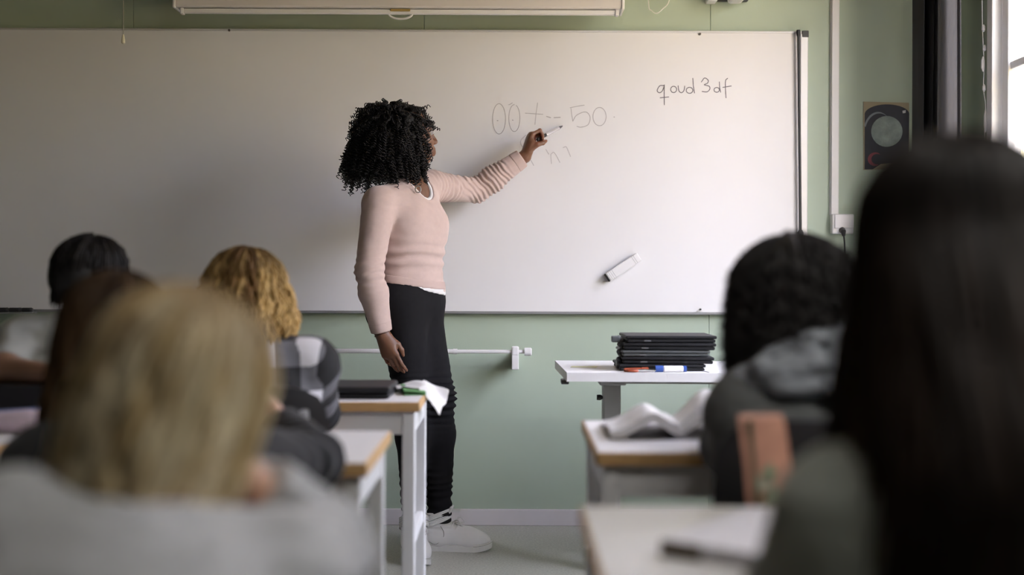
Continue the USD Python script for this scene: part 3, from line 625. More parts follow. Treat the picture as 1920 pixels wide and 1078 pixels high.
# ------------------------------------------------------------------ the teacher
def teacher():
    t = thing('person', 'standing teacher in pale pink sweater and black jeans writing on the whiteboard', 'person', (0, 0, 0))
    F, Lf, U = V3(.82, -.57, 0), V3(.57, .82, 0), V3(0, 0, 1)
    B = np.stack([F, Lf, U], 1)
    N = P(770, 352, 4.53); SR, SL = P(711, 382, 4.375), P(809, 350, 4.665)
    ER, WR = P(692, 508, 4.315), P(716, 624, 4.345); EL, WL = P(893, 357, 4.865), P(981, 295, 4.865)
    chest, waist, pelv = P(768, 425, 4.52), P(768, 492, 4.52), P(769, 560, 4.52)
    hL, hR = P(783, 575, 4.59), P(752, 575, 4.45); kL, aL = P(821, 745, 4.53), P(824, 975, 4.56); kR, aR = P(772, 748, 4.46), P(777, 975, 4.46)
    Rh = frame_of(-73, 3); Hc = P(767, 253, 4.53)
    head, T = head_field(Hc, Rh, .97, 1.25)
    torso = blend([ell(chest, (.098, .128, .165), B), ell(chest + F * .046 - Lf * .062 + V3(0, 0, .002), (.056, .062, .064), B), ell(chest + F * .046 + Lf * .062 + V3(0, 0, .002), (.056, .062, .064), B),
                   ell(waist + F * .006, (.094, .122, .13), B), ell(pelv, (.108, .148, .12), B), ell(pelv - F * .062 - Lf * .065 - V3(0, 0, .05), (.068, .075, .08), B), ell(pelv - F * .062 + Lf * .065 - V3(0, 0, .05), (.068, .075, .08), B)], .06)
    girdle = blend([cone(N - V3(0, 0, .035), SR, .058, .052), cone(N - V3(0, 0, .035), SL, .058, .052)], .05)
    armR = blend([cone(SR, ER, .051, .039), cone(ER, WR + (ER - WR) * .65, .039, .041), cone(WR + (ER - WR) * .65, WR, .041, .026)], .02)
    armL = blend([cone(SL, EL, .050, .038), cone(EL, WL + (EL - WL) * .65, .038, .040), cone(WL + (EL - WL) * .65, WL, .040, .026)], .02)
    neck = cone(N - V3(0, 0, .05), T(0, -.022, -.07), .050, .046)
    upper = blend([torso, girdle, armR, armL], .045)
    leg = lambda h, k, a: blend([cone(h, k, .082, .056), cone(k, k + (a - k) * .3, .053, .053), cone(k + (a - k) * .3, a, .053, .036)], .03)
    legL, legR = leg(hL, kL, aL), leg(hR, kR, aR)
    lower = blend([torso, legL, legR], .04)
    # hands: the right hangs relaxed, the left holds a pen against the board
    dR = V3(.36, -.05, -.93)
    handR, _ = hand_field(WR + dR * .01, dR, V3(.25, .95, .1), V3(.9, -.35, .3), .90, (16, 24, 16), fingers={0: (10, 18, 12), 3: (24, 28, 18)})
    tip, back = P(1055, 236, 4.9705), P(1007, 262, 4.868)
    dL = V3(.20, .14, .96)
    handL, QL = hand_field(WL + V3(.012, 0, .012), dL, V3(.93, .30, -.22), V3(-.28, -.95, .1), .92, (72, 88, 50), fingers={0: (48, 88, 30), 1: (58, 92, 42)},
                           thumb=((.022, .024, .008), (.046, .040, .028), (.062, .034, .054), (.078, .022, .070)))
    feet = blend([cone(aL, aL + V3(.02, 0, -.05), .036, .032), cone(aL + V3(.02, 0, -.05), aL + V3(.13, -.02, -.075), .03, .022), cone(aR, aR + V3(.01, -.01, -.05), .036, .032), cone(aR + V3(.01, -.01, -.05), aR + V3(.025, -.125, -.075), .03, .022)], .02)
    body = join(blend([offset(torso, -.006), girdle, armR, armL, offset(legL, -.004), offset(legR, -.004)], .04), neck, k=.03); body = join(body, head, k=.02); body = join(body, handR, handL, k=.008); body = join(body, feet, k=.01)
    lo, hi = V3(WR[0] - .16, 4.16, .0), V3(WL[0] + .20, 5.0, 1.80)
    # body under cloth shrunk slightly where covered
    obj('body', net(body, lo, hi, .0040), skin_dark, t, smooth=True)
    eyes(t, T, .97)
    lips = mat('lips', (.17, .055, .05), .4)
    # undershirt and sweater
    neckcut = lambda g: ell(N + F * .062 - Lf * .010 + V3(0, 0, .028), (.105 + g, .056 + g, .082 + g), B)
    def neckhole(g): return ell(N + V3(0, 0, .05), (.072 + g, .066 + g, .085), B)
    hem = P(771, 535, 4.52); hn = unit(V3(-.13, 0, -1))
    shirt = carve(offset(blend([torso, girdle], .045), .005), [half(waist + V3(0, 0, .10), V3(0, 0, -1)), neckcut(-.010), neckhole(-.004), half(SR + Lf * .03, -Lf), half(SL - Lf * .03, Lf)], .003)
    us = obj('undershirt', net(shirt, lo, hi, .005), mat('undershirt_white', (.72, .71, .72), .85), t, smooth=True)
    upsw = join(carve(blend([torso, girdle], .045), [half(hem, hn)], .004), armR, armL, k=.014)
    tailn = unit(V3(-.27, 0, -1)); tail = carve(offset(torso, .0105), [half(hem + V3(0, 0, -.004), tailn), half(hem - hn * .02, -hn)], .003)
    obj('shirt_tail', net(tail, lo, hi, .005), mat('undershirt_white', None), us, smooth=True)
    axL, axR = unit(WL - EL), unit(WR - ER); axU = unit(EL - SL); LL = np.linalg.norm(WL - EL)
    def sweater(p):
        d = upsw(p) - .0105
        d = d - fold(p * np.array([1, 1, 1.6]), 11, 3, .0035)
        tl_ = (p - EL) @ axL; ang = meshkit.noise(p * 26, 7)
        w = np.clip((tl_ + .06) / .04, 0, 1) * np.clip((LL - .062 - tl_) / .03, 0, 1) * (armL(p) < .03)
        d = d - .0036 * w * np.sin(tl_ * 2 * np.pi / .0195 + 4.5 * ang + (p[:, 2] - EL[2]) * 30)
        tu = (p - SL) @ axU; w = np.clip((.10 - np.abs(tu - .04)) / .05, 0, 1) * (armL(p) < .03)
        d = d - .0026 * w * np.sin(tu * 2 * np.pi / .024 + 5 * ang)
        te = (p - ER) @ axR; w = np.exp(-(te / .055) ** 2) * (armR(p) < .03)
        d = d - .0026 * w * np.sin(te * 2 * np.pi / .026 + 4 * ang)
        zz_ = p[:, 2] - waist[2]; w = np.exp(-((zz_ - .02) / .05) ** 2) * (torso(p) < .035) * (armR(p) > .02)
        d = d - .0048 * w * np.sin(zz_ * 2 * np.pi / .044 + 3.5 * meshkit.noise(p * 9, 2) + (p - waist) @ F * 9)
        # armpit crease below the near shoulder
        a0 = chest + F * .02 - Lf * .13 + V3(0, 0, .055)
        d = d + .006 * np.exp(-(((p - a0) @ U - .25 * ((p - a0) @ F)) / .008) ** 2) * np.exp(-np.sum((p - a0) ** 2, 1) / .0045)
        return d
    sw = carve(sweater, [neckcut(0), neckhole(.002), half(WL - axL * .008, axL), half(WR - axR * .004, axR)], .004)
    pink = mat('sweater_pink', (.55, .42, .385), .88, var=.05, scale=40, bump=.25, bscale=700, bdist=.0008, sheen_weight=.25, sheen_roughness=.4)
    s_ = obj('sweater', net(sw, lo, hi, .0040), pink, t, smooth=True)
    cuffp = mat('sweater_rib', (.52, .395, .36), .9, bump=.3, bscale=900, bdist=.0008)
    for W, ax, f in ((WL, axL, armL), (WR, axR, armR)):
        o = W - ax * .022
        c = carve(offset(f, .0122), [half(o + ax * .017, ax), half(o - ax * .022, -ax)], .003)
        obj('cuff', net(c, W - .09, W + .09, .003), cuffp, s_, smooth=True)
    hemb = carve(offset(torso, .0128), [half(hem + hn * .001, hn), half(hem - hn * .03, -hn)], .003)
    obj('hem_band', net(hemb, lo, hi, .005), cuffp, s_, smooth=True)
    # jeans
    def jeans(p):
        d = lower(p) - .0075
        z = p[:, 2]; ang = meshkit.noise(p * 14, 11)
        for k_, a_ in ((kL, .0035), (kR, .003)):
            w = np.exp(-((z - k_[2]) / .075) ** 2); d = d - a_ * w * np.sin(z * 2 * np.pi / .024 + 5 * ang)
        for a_ in (aL, aR):
            w = np.exp(-((z - a_[2] - .08) / .09) ** 2); d = d - .0022 * w * np.sin(z * 2 * np.pi / .03 + 6 * ang)
        return d - fold(p, 9, 21, .002)
    jn = carve(jeans, [half(P(771, 518, 4.52), V3(0, 0, 1)), half(P(824, 978, 4.56), V3(-.12, 0, -1))], .004)
    obj('jeans', net(jn, lo, hi, .005), mat('jeans_black', (.0085, .008, .0095), .8, specular_ior_level=.15, var=.2, scale=60, bump=.3, bscale=500, bdist=.001), t, smooth=True)
    # white high-top trainers
    wl = mat('trainer_white', (.70, .69, .69), .5, var=.04, scale=20); sole_m = mat('trainer_sole', (.62, .61, .59), .6); seam = mat('trainer_seam', (.30, .295, .28), .7)
    def shoe(a, yaw, name='shoe'):
        R = frame_of(yaw); O = V3(a[0], a[1], 0); K = lambda x, y, z: O + R @ V3(x, y, z)   # y forward
        up = blend([ell(K(0, .135, .038), (.040, .062, .034), R), cone(K(0, .02, .046), K(0, .11, .042), .040, .040), cone(K(0, -.045, .045), K(0, .0, .05), .036, .038), cone(K(0, -.022, .06), K(0, -.016, .135), .042, .047), cone(K(0, .04, .075), K(0, .10, .055), .026, .022)], .035)
        qu = lambda p: up(p) - .0022 * np.sin((p[:, 2] - .09) * 2 * np.pi / .022) * np.clip((p[:, 2] - .078) / .01, 0, 1) * np.clip((.06 - (p - O) @ R[:, 1]) / .02, 0, 1)
        u = carve(qu, [half(K(0, 0, .014), V3(0, 0, -1)), half(K(0, -.02, .146), unit(R @ V3(0, -.15, 1)))], .004)
        u = carve(u, [cone(K(0, -.018, .16), K(0, -.018, .11), .036, .034)], .004)
        sh = obj(name, net(u, O + V3(-.24, -.24, -.01), O + V3(.24, .24, .20), .0035), wl, t, smooth=True)
        out = [(x, y) for x, y in [(.040 * math.cos(q), .135 + .064 * math.sin(q)) for q in np.linspace(0, math.pi, 16)] + [(-.038, .06), (-.034, 0)] + [(.036 * math.cos(q), -.052 + .036 * math.sin(q)) for q in np.linspace(math.pi, 2 * math.pi, 12)] + [(.034, 0), (.038, .06)]]
        m = prism(Polygon(out).buffer(.003), .024); V = m.vertices; V[:, 2] = np.where(V[:, 1] > .13, V[:, 2] + np.maximum(0, V[:, 1] - .13) ** 2 * 2.5, V[:, 2])
        m.vertices = (R @ V.T).T + O; obj('sole', m, sole_m, sh)
        obj('sole_line', tube([K(x * 1.04, y * 1.01 if y > 0 else y * 1.03, .0215 + max(0, y - .13) ** 2 * 2.5) for x, y in out], .0016, 6, closed=True), seam, sh)
        for z0, f_, w_ in ((.108, .058, .010), (.130, .050, .009)):
            pts = [K(.052 * math.sin(q), -.018 + (.06 if math.cos(q) > 0 else .047) * math.cos(q), z0 + .022 * math.cos(q)) for q in np.linspace(-2.0, 2.0, 22)]
            obj('strap', cat([tube([p + V3(0, 0, e) for p in pts], .0042, 6) for e in (-.006, 0, .006)]), wl, sh, smooth=True)
        obj('strap_tab', box(-.01, -.02, -.006, .01, .02, .006, .004).apply_transform(np.vstack([np.c_[R, K(.0, .062, .148)], [0, 0, 0, 1]])), wl, sh)
        obj('tongue', xf(box(-.024, -.006, -.03, .024, .006, .035, .005)).apply_transform(np.vstack([np.c_[R @ frame_of(0, -28), K(0, .034, .135)], [0, 0, 0, 1]])), wl, sh)
        for i in range(5):
            y0, z0 = .052 + .017 * i, .101 - .0075 * i
            obj('lace', tube(spline([K(-.026, y0 - .006, z0 - .012), K(-.010, y0 + .002, z0 + .004), K(.012, y0 + .004, z0 + .004), K(.028, y0 - .004, z0 - .012)], 10), .0030, 6), wl, sh, smooth=True)
        obj('lace_bow', [tube(spline([K(.0, .055, .106), K(.03 * e, .075, .118), K(.034 * e, .09, .098), K(.006 * e, .06, .104)], 12), .0026, 6) for e in (-1, 1)], wl, sh, smooth=True)
        side = [K(.0425, -.055, .07), K(.0475, -.01, .035), K(.047, .012, .055), K(.044, .022, .085)]
        obj('seam_line', tube(spline([K(.041, -.06, .062), K(.0465, -.012, .028), K(.0455, .02, .052), K(.046, .024, .075), K(.048, .012, .098)], 20), .0013, 5), seam, sh)
        return sh
    shoe(aL - V3(.0, 0, 0), -96); shoe(aR, -168)
    # curls: a dark inner mass and hanging corkscrew locks
    rs = np.random.default_rng(5)
    hc = P(733, 262, 4.54)
    mass = blend([ell(hc + V3(.012, 0, .018), (.132, .125, .118)), ell(hc + V3(-.02, 0, -.060), (.135, .135, .10)), cone(hc + V3(-.05, 0, -.12), hc + V3(.05, -.02, -.12), .045, .05)], .05)
    face = ell(T(0, .126, -.066), V3(.080, .074, .072), Rh)
    mass = carve(mass, [ell(T(0, .138, -.072), V3(.070, .070, .066), Rh), half(hc + V3(0, 0, -.158), V3(0, 0, -1))], .02)
    mm = lambda p: mass(p) - .008 * (meshkit.noise(p * 45, 3) - .5)
    hr = obj('hair', net(mm, hc - .25, hc + .25, .006), mat('hair_black_under', (.006, .0055, .006), .7), t, smooth=True)
    lo_, hi_ = [], []; Vs, Fs, nv = [], [], 0
    env = blend([ell(hc + V3(.006, 0, .010), (.152, .145, .140)), ell(hc + V3(-.022, 0, -.060), (.158, .155, .105))], .05)
    pts = []
    while len(pts) < 1350:
        q = hc + rs.uniform(-.2, .2, (4000, 3)) * V3(1, 1, 1); e = env(q); q = q[(np.abs(e + .006) < .009) & (face(q) > .008) & (q[:, 2] > hc[2] - .125)]
        pts += list(q)
    pts = np.array(pts)[rs.permutation(len(pts))[:1350]]
    th0 = np.arange(4) / 4 * 2 * np.pi
    for q in pts:
        out = unit((q - hc) * V3(1, 1, .6)); L = rs.uniform(.035, .085); R0 = rs.uniform(.0045, .0072); turns = L / rs.uniform(.009, .013)
        n = int(turns * 7); tt = np.linspace(0, 1, n)
        topness = np.clip((q[2] - hc[2]) / .12, 0, 1)
        base = q[None] - out * .012 + np.outer(tt * L, out * (.28 + .05 * topness)) + np.outer(tt * L, unit(V3(out[0], out[1], 0) + 1e-6) * .45 * topness) + np.outer(tt * L, V3(0, 0, -1) * (1 - .65 * topness)) + np.outer(tt ** 2, V3(*rs.normal(0, .008, 3)))
        a = rs.uniform(0, 6.28) + tt * turns * 2 * np.pi * rs.choice([-1, 1])
        side = unit(np.cross(out, V3(.1, .2, 1))); b2 = np.cross(side, unit(base[-1] - base[0]))
        rr = R0 * np.minimum(1, .3 + tt * 3)
        c = base + rr[:, None] * (np.cos(a)[:, None] * side + np.sin(a)[:, None] * b2)
        if face(c[-1:])[0] < -.004: continue
        m = tube(c, np.linspace(.0024, .0015, n), 4)
        Vs.append(m.vertices); Fs.append(m.faces + nv); nv += len(m.vertices)
    obj('curls', (np.vstack(Vs), np.vstack(Fs)), black_hair, hr, smooth=True)
    # necklace
    ch_ = [N + F * .058 * math.cos(a) + Lf * .058 * math.sin(a) + V3(0, 0, .028 - .05 * math.cos(a) ** 1 * (math.cos(a) > 0)) for a in np.linspace(-1.5, 1.5, 24)]
    nk = obj('necklace', tube(ch_, .0016, 6), mat('necklace_cord', (.10, .028, .022), .5), t)
    pd = P(784, 355, 4.42)
    obj('pendant', tube([pd + V3(.010 * math.cos(a), -.002, .012 * math.sin(a)) for a in np.linspace(0, 2 * math.pi, 16)[:-1]], .0022, 6, closed=True), mat('silver', (.6, .58, .55), .3, metallic=.9), nk)
    obj('bracelet', tube([WR + unit(V3(.36, 0, -.93)) * .004 + .029 * (math.cos(a) * unit(V3(.93, 0, .36)) + math.sin(a) * V3(0, 1, 0)) for a in np.linspace(0, 2 * math.pi, 24)[:-1]], .0016, 6, closed=True), mat('bracelet_brown', (.08, .03, .02), .5), t)
    # the pen
    ax = tip - back; pn = thing('marker_pen', 'silver marker pen with dark tip held against the whiteboard', 'marker', (0, 0, 0))
    obj('barrel', tube([back + ax * u for u in (.34, .36, .80, .84)], [.0065, .0078, .0078, .0070], 16), mat('pen_silver', (.62, .61, .64), .25, metallic=.6), pn)
    obj('grip', tube([back + ax * u for u in (0, .02, .34)], [.0055, .0068, .0070], 16), black_plastic, pn)
    obj('tip', tube([back + ax * u for u in (.84, .88, .985, 1.0)], [.0068, .0058, .0022, .0010], 14), mat('pen_tip', (.05, .05, .055), .4), pn)
teacher()
# ------------------------------------------------------------------ the pupils
def strands(parent, C, R, s, r, zc, n, bottom, width, face, cols, seed, wav=.0, wl=.05, rad=(.0028, .001), fringe=None, part=None, gap=None, steps=15, name='strands', drift=0.0, shag=.02, drape=0.0, shift=0.0, lump=0.04):
    """hair falling over the head. r: the cap's radii; bottom(phi): how far below the head centre tips reach; width(k): spread of the fall at share k; face: half angle left open; cols: root, middle, tip tones"""
    rs = np.random.default_rng(seed); Vs, Fs, Cs, nv = [], [], [], 0
    cols = [np.array(c) for c in cols]
    for _ in range(n):
        phi = rs.uniform(-math.pi, math.pi); th0 = rs.uniform(.05, 1.25) ** 1.0; dep = rs.uniform(.93, 1.035) + lump * (meshkit.noise(np.array([[math.cos(phi) * 2.2, math.sin(phi) * 2.2, th0 * 2.5]]), seed + 3)[0] - .5)
        open_ = abs(phi) < face
        if open_ and not fringe: continue
        if gap and abs(abs(phi) - gap[0]) < 0: continue
        bz = (fringe if open_ else bottom(phi)) + rs.normal(0, shag)
        tt = np.linspace(0, 1, steps)
        arc = (math.pi / 2 - th0); drop = max(0.0, -bz + zc); total = arc * r[2] + drop; l = tt * total
        if open_ and bz > zc: arc = max(.1, math.acos(np.clip((bz - zc) / r[2], -1, 1)) - th0); l = tt * arc * r[2]
        th = np.minimum(th0 + l / r[2], math.pi / 2 if not open_ else 9); dz = np.maximum(0, l - arc * r[2])
        k = np.clip(dz / max(drop, .01), 0, 1) if not open_ else 0 * tt
        w = np.array([width(x) for x in k]) * dep
        ph = phi + drift * k + .25 * wav / .01 * (meshkit.noise(np.c_[l * 18, np.full(steps, phi * 3), np.full(steps, seed)], seed) - .5) * (.15 + k)
        wob = wav * np.sin(l * 2 * np.pi / wl + rs.uniform(0, 6.28) * .14 + 5 * meshkit.noise(np.array([[phi * 4, th0 * 2, 0]]), seed)[0] * 2) * np.minimum(1, tt * 2)
        p = np.stack([(r[0] * w * np.sin(th) + wob) * np.sin(ph), -.012 + (r[1] * w * np.sin(th) + wob) * np.cos(ph), zc + r[2] * dep * np.cos(th) - dz], 1)
        bk = np.clip(.3 - np.cos(ph), 0, 1); p[:, 1] -= drape * bk * np.minimum(1, k * 1.6); p[:, 0] += shift * k
        if gap:
            g = (np.cos(ph) < 0) * np.clip((k - gap[2]) / .14, 0, 1); dx = p[:, 0] - gap[0]
            p[:, 0] += g * np.sign(dx) * np.maximum(0, gap[1] - np.abs(dx))
        m = tube(C + (s * p) @ R.T, s * np.interp(tt, [0, .5, 1], [rad[0] * .8, rad[0], rad[1]]) * rs.uniform(.8, 1.25), 4)
        mix = np.clip(rs.normal(0, .22) + 2.6 * (meshkit.noise(np.array([[phi * 4.2 + seed, th0 * .6, 1.7]]), seed)[0] - .5) + .5, 0, 1); a = np.interp(tt, [0, .35, 1], [0, .6, 1])[:, None]
        tone = cols[0] * (1 - a) + (cols[1] * (1 - mix) + cols[2] * mix) * a
        tone = tone * (1 + .5 * (meshkit.noise(np.array([[phi * 5, th0, 3.3]]), seed)[0] - .5)) * rs.uniform(.8, 1.2)
        tn = np.repeat(tone, 4, 0); tn = np.vstack([tn, tone[:1], tone[-1:]])
        Vs.append(m.vertices); Fs.append(m.faces + nv); Cs.append(tn); nv += len(m.vertices)
    return obj(name, (np.vstack(Vs), np.vstack(Fs)), hair_m, parent, color=np.vstack(Cs))
def plaid_mat():
    return usdkit.material(stage, '/World/Looks/plaid_flannel', {'at': ('attribute', {'attribute': 'tint'}), 'sp': ('separate_color', {}),
        'fu': ('math', {'math_type': 'floored_modulo', 'value2': 1.0}), 'fv': ('math', {'math_type': 'floored_modulo', 'value2': 1.0}),
        'gu': ('math', {'math_type': 'greater_than', 'value2': .5}), 'gv': ('math', {'math_type': 'greater_than', 'value2': .5}), 'su': ('math', {'math_type': 'add'}), 'hf': ('math', {'math_type': 'multiply', 'value2': .5}),
        'rp': ('rgb_ramp', {'ramp': [(0, (.62, .61, .65)), (.24, (.62, .61, .65)), (.26, (.115, .115, .13)), (.74, (.115, .115, .13)), (.76, (.006, .006, .008)), (1, (.006, .006, .008))]}), 'p': ('principled_bsdf', {'roughness': .9})},
        [('at.color', 'sp.color'), ('sp.r', 'fu.value1'), ('sp.g', 'fv.value1'), ('fu.value', 'gu.value1'), ('fv.value', 'gv.value1'), ('gu.value', 'su.value1'), ('gv.value', 'su.value2'), ('su.value', 'hf.value1'), ('hf.value', 'rp.fac'), ('rp.color', 'p.base_color')], surface='p.BSDF')
def pupil(label, H, face_to, N, S, E, W, pel, skin, top_m, trouser_m, shoe_m, hands, thick=.014, sleeve=1.0, hood=None, plaid=False, top_name='sweater', s=.93, wide=1.0, collar=.0, fold_a=.006):
    t = thing('person', label, 'person', (0, 0, 0)); R = frame_of(*face_to)
    head, T = head_field(H, R, s)
    SL, SR = S; EL, ER = E; WL, WR = W
    ax = unit((SR - SL) * V3(1, 1, .3)); up = unit(N - pel); fw = unit(np.cross(up, ax)); ax = np.cross(fw, up); Bm = np.stack([ax, fw, up], 1); spine = N - pel; ln = np.linalg.norm(spine)
    torso = blend([ell(pel, (.135 * wide, .105, .095), Bm), ell(pel + spine * .36, (.118 * wide, .092, .17), Bm), ell(pel + spine * .68, (.132 * wide, .098, .34 * ln), Bm)], .06)
    top_n = N - up * .03
    girdle = blend([cone(top_n, SL, .050, .045), cone(top_n, SR, .050, .045)], .05)
    arm = lambda s0, e, w: blend([cone(s0, e, .044, .034), cone(e, w, .035, .024)], .015)
    aL, aR = arm(SL, EL, WL), arm(SR, ER, WR)
    neck = cone(N - up * .05, T(0, -.024, -.065), .043, .042)
    hx = ax * .08; hipL, hipR = pel - hx - V3(0, 0, .02), pel + hx - V3(0, 0, .02)
    kf = unit(V3(fw[0], fw[1], 0)); kL, kR = hipL + kf * .37 - ax * .03 - V3(0, 0, .03), hipR + kf * .37 + ax * .03 - V3(0, 0, .03)
    fL, fR = V3(kL[0], kL[1] + .02, .085) + kf * .02, V3(kR[0], kR[1] + .02, .085) + kf * .02
    leg = lambda h, k_, a: blend([cone(h, k_, .072, .050), cone(k_, a, .050, .034)], .02)
    lL, lR = leg(hipL, kL, fL), leg(hipR, kR, fR)
    feet = blend([cone(f, f + kf * .13 - V3(0, 0, .045), .030, .020) for f in (fL, fR)], .01)
    hs = [hand_field(w, *h, s=.80)[0] for w, h in zip((WL, WR), hands)]
    flesh = join(blend([offset(torso, -.004), girdle, aL, aR, lL, lR], .035), neck, k=.03); flesh = join(flesh, head, k=.02); flesh = join(flesh, *hs, k=.006); flesh = join(flesh, feet, k=.01)
    pts = np.array([H, N, SL, SR, EL, ER, WL, WR, pel, kL, kR, fL, fR]); lo, hi = pts.min(0) - .16, pts.max(0) + .16; lo[2] = .012
    obj('body', net(flesh, lo, hi, .0065), skin, t, smooth=True); eyes(t, T, s)
    cut = pel - up * .055
    tors = carve(blend([torso, girdle], .045), [half(cut, -up)], .006)
    ups = join(tors, aL, aR, k=.04)
    def cloth(p):
        d = ups(p) - thick - fold(p, 8, 5, fold_a) - fold(p * V3(1, 1, 2.2), 17, 9, fold_a * .45)
        for a_, s0, e, w in ((aL, SL, EL, WL), (aR, SR, ER, WR)):
            q = (p - e) @ unit(w - s0); d = d - .004 * np.exp(-(q / .07) ** 2) * (a_(p) < .04) * np.sin(q * 2 * np.pi / .034 + 5 * meshkit.noise(p * 18, 3))
        return d
    cuts = [ell(N + up * .055, (.062 - collar, .066 - collar, .07), Bm)]
    for e, w in ((EL, WL), (ER, WR)):
        u = unit(w - e) if sleeve > 0 else None
        cuts.append(half(w - u * .006, u) if sleeve > 0 else None)
    if sleeve <= 0:
        cuts = cuts[:1] + [half(EL + (SL - EL) * .25, unit(EL - SL)), half(ER + (SR - ER) * .25, unit(ER - SR))]
        armcut = lambda a_, c_: carve(a_, [c_], .004)
        ups2 = join(tors, armcut(offset(aL, -.010), cuts[1]), armcut(offset(aR, -.010), cuts[2]), k=.04)
        base = ups2; f = carve(lambda p: base(p) - thick - fold(p, 10, 5, fold_a) - fold(p * V3(1, 1, 1.5), 22, 9, fold_a * .6), cuts[:1], .005)
    else:
        # cuffs cut only their own arm: far ends of the cut planes are limited to the wrist's neighbourhood
        def near_cut(pl, w): return lambda p: np.maximum(pl(p), np.linalg.norm(p - w, axis=1) - .11)
        f = carve(cloth, [cuts[0], near_cut(cuts[1], WL + unit(WL - EL) * .075), near_cut(cuts[2], WR + unit(WR - ER) * .075)], .004)
    v, fc = net(f, lo, hi, .0062)
    if plaid:
        dl, dr, dt = aL(v), aR(v), torso(v); cf = lambda q: q[fc].mean(1)   # the cloth's checks turn at the sleeve seams
        kind = np.where(cf(dl) < cf(dt) - .004, 1, np.where(cf(dr) < cf(dt) - .004, 2, 0))
        key, inv = np.unique(np.c_[fc.ravel(), np.repeat(kind, 3)], axis=0, return_inverse=True)
        v, fc, kd = v[key[:, 0]], inv.reshape(-1, 3), key[:, 1]
        uv = np.c_[v[:, 0] + .3 * v[:, 1], v[:, 2], 0 * v[:, 0]] / .118
        for c_, s0, e in ((1, SL, EL), (2, SR, ER)):
            near = kd == c_; ad = unit(e - s0); pd = unit(np.cross(ad, V3(0, 1, 0)))
            uv[near, 1] = ((v[near] - s0) @ ad) / .118; uv[near, 0] = ((v[near] - s0) @ pd) / .118 + .3
        tp = obj(top_name, (v, fc), top_m, t, color=uv)
    else: tp = obj(top_name, (v, fc), top_m, t, smooth=True)
    tr = carve(offset(blend([torso, lL, lR], .04), .008), [half(pel + up * .03, up), half(fL + V3(0, 0, -.005), V3(0, 0, -1))], .005)
    obj('trousers', net(lambda p: tr(p) - fold(p, 9, 31, .004), lo, hi, .008), trouser_m, t, smooth=True)
    for f_ in (fL, fR):
        Rf = frame_of(math.degrees(math.atan2(-kf[0], kf[1]))); K = lambda y, z: f_ * V3(1, 1, 0) + kf * y + V3(0, 0, z)
        sh = carve(blend([ell(K(.12, .035), (.038, .055, .032), Rf), cone(K(.0, .045), K(.10, .042), .037, .037), cone(K(-.04, .042), K(0, .09), .034, .040)], .03), [half(K(0, .010), V3(0, 0, -1)), half(K(0, .105), V3(0, 0, 1))], .004)
        so_ = obj('shoe', net(sh, f_ * V3(1, 1, 0) - V3(.22, .22, .0), f_ * V3(1, 1, 0) + V3(.22, .22, .16), .007), shoe_m, t, smooth=True)
        out = Polygon([(.036 * math.cos(q), .12 + .058 * math.sin(q)) for q in np.linspace(0, math.pi, 12)] + [(.034 * math.cos(q), -.04 + .036 * math.sin(q)) for q in np.linspace(math.pi, 2 * math.pi, 10)])
        m = prism(out, .022); m.vertices = (Rf @ m.vertices.T).T + f_ * V3(1, 1, 0); obj('sole', m, mat('rubber_sole', (.5, .5, .5), .6), so_)
    return t, T, R, Bm, tp
def hair_cap(t, H, R, s, prims, m, face=True, extra=()):
    T = lambda *a: H + R @ (s * np.array(a))
    f = blend([ell(T(*c), np.array(r) * s, R) for c, r in prims], .04 * s)
    cuts = list(extra) + ([ell(T(0, .125, -.045), V3(.07, .07, .10) * s, R)] if face else [])
    f = carve(f, cuts, .01) if cuts else f
    q = lambda p: f(p) - .004 * (meshkit.noise(p * V3(60, 60, 14), 3) - .5)
    return obj('hair', net(q, H - .34, H + .24, .007), m, t, smooth=True)
marl_grey = mat('marl_grey_jersey', (.36, .36, .375), .92, var=.10, scale=90, sheen_weight=.2)
dark_jersey = mat('black_jersey', (.010, .010, .013), .9, sheen_weight=.1)
denim = mat('blue_denim', (.045, .075, .14), .85, var=.25, scale=50); dark_trousers = mat('dark_trousers', (.02, .02, .024), .85)
shoe_dark = mat('dark_shoe', (.03, .03, .033), .6); shoe_pale = mat('pale_shoe', (.55, .54, .53), .6)
deskhand = lambda d: (V3(*d), V3(0, 0, -1), V3(1, .2, 0))
zd = .71
# 1 nearest blonde pupil, head on hand
H1 = P(338, 742, 1.22)
t1, T1, R1, B1, _ = pupil('blonde pupil in a grey sweatshirt leaning head on hand, nearest on the left', H1, (-14, -10, 16), P(285, 1045, 1.13), (P(25, 1035, 1.12), P(495, 1090, 1.15)), (V3(-.60, 1.30, .77), P(606, 1030, 1.38)), (V3(-.34, 1.42, .765), P(474, 912, 1.30)),
    V3(-.36, .93, .535), skin_fair, marl_grey, denim, shoe_pale, ((V3(.93, .3, .02), V3(0, 0, -1), V3(-.2, 1, 0)), (V3(-.42, .05, .9), V3(-.8, -.5, -.4), V3(-.1, .9, .2))), thick=.020, wide=1.12, fold_a=.015)
h1 = hair_cap(t1, H1, R1, .93, [((0, -.014, .036), (.084, .102, .086)), ((0, -.035, -.05), (.088, .078, .075))], mat('hair_blonde_under', (.15, .095, .04), .6))
strands(h1, H1, R1, .93, (.092, .108, .090), .030, 2300, lambda p: -.138 + .012 * math.cos(p), lambda k: 1 + .05 * math.sin(k * 2.6) - .12 * k ** 2, .75, ((.20, .13, .062), (.58, .42, .21), (1.0, .88, .64)), 11, wav=.004, wl=.09, rad=(.0028, .0010), shag=.012)
